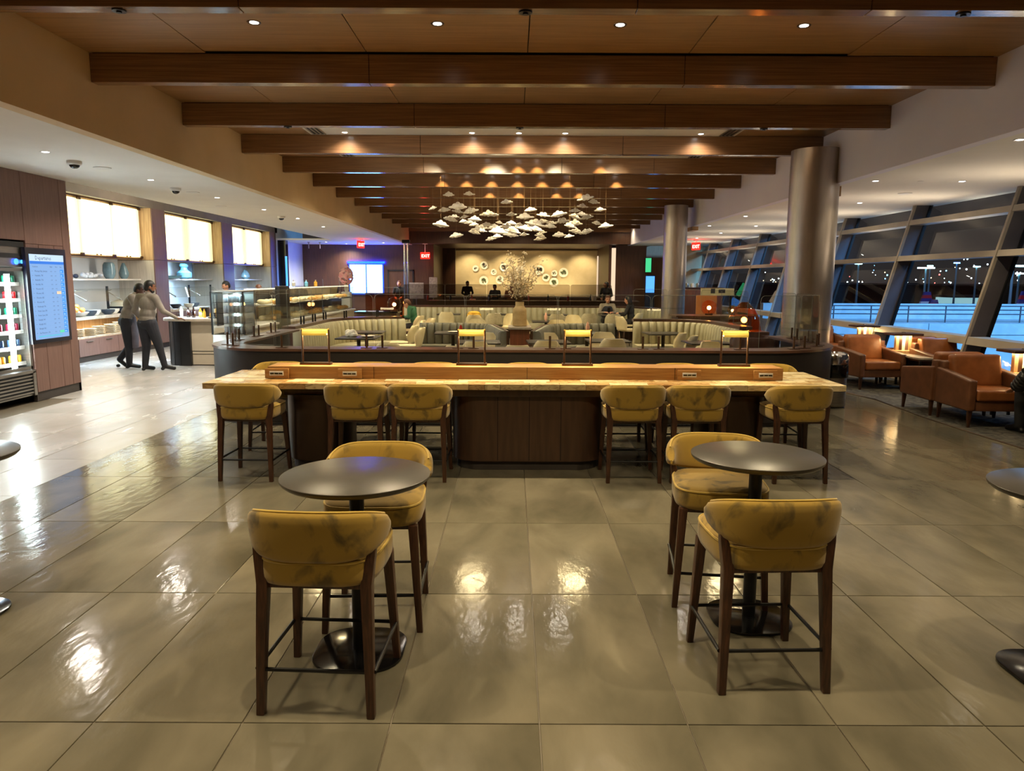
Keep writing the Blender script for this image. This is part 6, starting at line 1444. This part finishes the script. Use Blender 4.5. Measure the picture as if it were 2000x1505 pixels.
bldg(150, 230, 50, 30, 5.6, dkb, 'dark hangar beyond the apron, behind the broad window bay'); bldg(113, 185, 9, 8, 2.9, whb, 'low white building lit beyond the apron'); bldg(95, 230, 50, 20, 5.8, dkb, 'dark building beyond the apron near the steel column')
for k in range(12): pass
wl_ = em('window_light', (.6, .85, 1, 1), 2.5); lm = MB(); r_ = random.Random(21)
cl_w, cl_o, cl_r, cl_b = MB(), MB(), MB(), MB()
for k in range(230):
    d = r_.uniform(300, 700); az = r_.uniform(rad(18), rad(38)); x, y = d*math.sin(az), d*math.cos(az); z = CAMH+d*math.tan(rad(r_.choice([r_.uniform(-1.2, .2), r_.uniform(-1.0, 1.6), r_.uniform(-.6, .9)]))); rr_ = d*r_.uniform(.0004, .0010)
    (cl_w, cl_w, cl_o, cl_b, cl_r, cl_w)[k % 6].sph((x, y, z), rr_, nu=6, nv=4)
for q, c, nm in ((cl_w, (.8, .95, 1, 1), 'white'), (cl_o, (1, .7, .3, 1), 'orange'), (cl_b, (.2, .6, 1, 1), 'blue'), (cl_r, (1, .1, .08, 1), 'red')):
    o = q.build('city_lights', em('lights_'+nm, c, 7), smooth=0); tag(o, 'scattered tiny %s lights of the airport and city at night' % nm, 'lights', kind='stuff')
for k, (px_, py_, d, big) in enumerate([(1808, 519, 120, 1), (1816, 515, 150, 0), (1868, 509, 140, 2), (1907, 516, 130, 0), (1978, 514, 90, 1), (1676, 511, 120, 0), (1990, 529, 110, 0)]):
    a = aty(px_, py_, d); t = thing('light_mast', 'tall apron light mast outside, %s from the left' % ORD[[1, 2, 3, 4, 5, 0, 6][k]], 'light mast', (a.x, d, -5), 0, 'apron light masts')
    MB().cyl((0, 0, 0), (0, 0, a.z+5), .22, .12, n=8).build('mast', pm('mast_grey_%d' % k, C(120, 150, 160), rough=.5), t)
    MB().box(-1.3 if big == 1 else -.5, 1.3 if big == 1 else .5, -.2, .2, a.z+4.85, a.z+5.05).build('lamp_head', em('mast_lamp_%d' % k, (.1, .35, 1, 1) if big == 2 else (.5, .9, 1, 1), 14), t)
    if big: point((a.x, d-1.5, a.z+3.5), 900, (.2, .5, 1), .6)
planem = pm('aircraft_white', C(196, 200, 210), rough=.35); tailb = pm('tail_blue', C(22, 40, 120), rough=.4); tailr = pm('tail_red', C(170, 24, 40), rough=.4)
def tail(px_, py_, d, s_, lab):
    a = aty(px_, py_, d); t = thing('aircraft', lab, 'aircraft', (a.x, d, -5), rad(15), 'parked aircraft')
    z0 = 4*s_; MB().cyl((-2*s_, 0, z0), (14*s_, 0, z0-.2), 1.1*s_, 1.9*s_, n=20).build('fuselage', planem, t)
    fin = [(-1.5, 0), (4.2, 0), (2.4, 5.5), (.6, 5.5)]
    for k in range(7):
        f0, f1 = k/7, (k+1)/7; L_ = lambda f: (fin[0][0]+(fin[3][0]-fin[0][0])*f, fin[1][0]+(fin[2][0]-fin[1][0])*f)
        (a0, a1), (b0, b1) = L_(f0), L_(f1); zz0, zz1 = z0+s_*(1+5.5*f0), z0+s_*(1+5.5*f1)
        MB().add([(a0*s_, -.12, zz0), (a1*s_, -.12, zz0), (b1*s_, -.12, zz1), (b0*s_, -.12, zz1), (a0*s_, .12, zz0), (a1*s_, .12, zz0), (b1*s_, .12, zz1), (b0*s_, .12, zz1)], [(0, 1, 2, 3), (7, 6, 5, 4), (0, 4, 5, 1), (1, 5, 6, 2), (2, 6, 7, 3), (3, 7, 4, 0)]).build('tail_stripe', [tailb, planem][k % 2] if k < 5 else [tailb, tailr][k % 2], t, smooth=0)
    MB().box(0, 3*s_, -4*s_, 4*s_, z0+.4*s_, z0+.6*s_).build('stabilizer', planem, t); MB().cyl((3*s_, 0, 0), (3*s_, 0, z0-.8*s_), .15*s_, n=8).cyl((3*s_, -.3, .4*s_), (3*s_, .3, .4*s_), .4*s_, n=12).build('landing_gear', black, t)
    area((a.x-2, d-14, 4), 500, (.5, .6, 1), 2, 2, (.1, 1, -.3))
tail(1800, 570, 95, .52, 'parked aircraft with a striped blue, white and red tail beyond the railing'); tail(1813, 582, 80, .46, 'smaller striped tail in front of the first one'); tail(1990, 575, 80, .55, 'striped aircraft tail at the right edge of the windows')
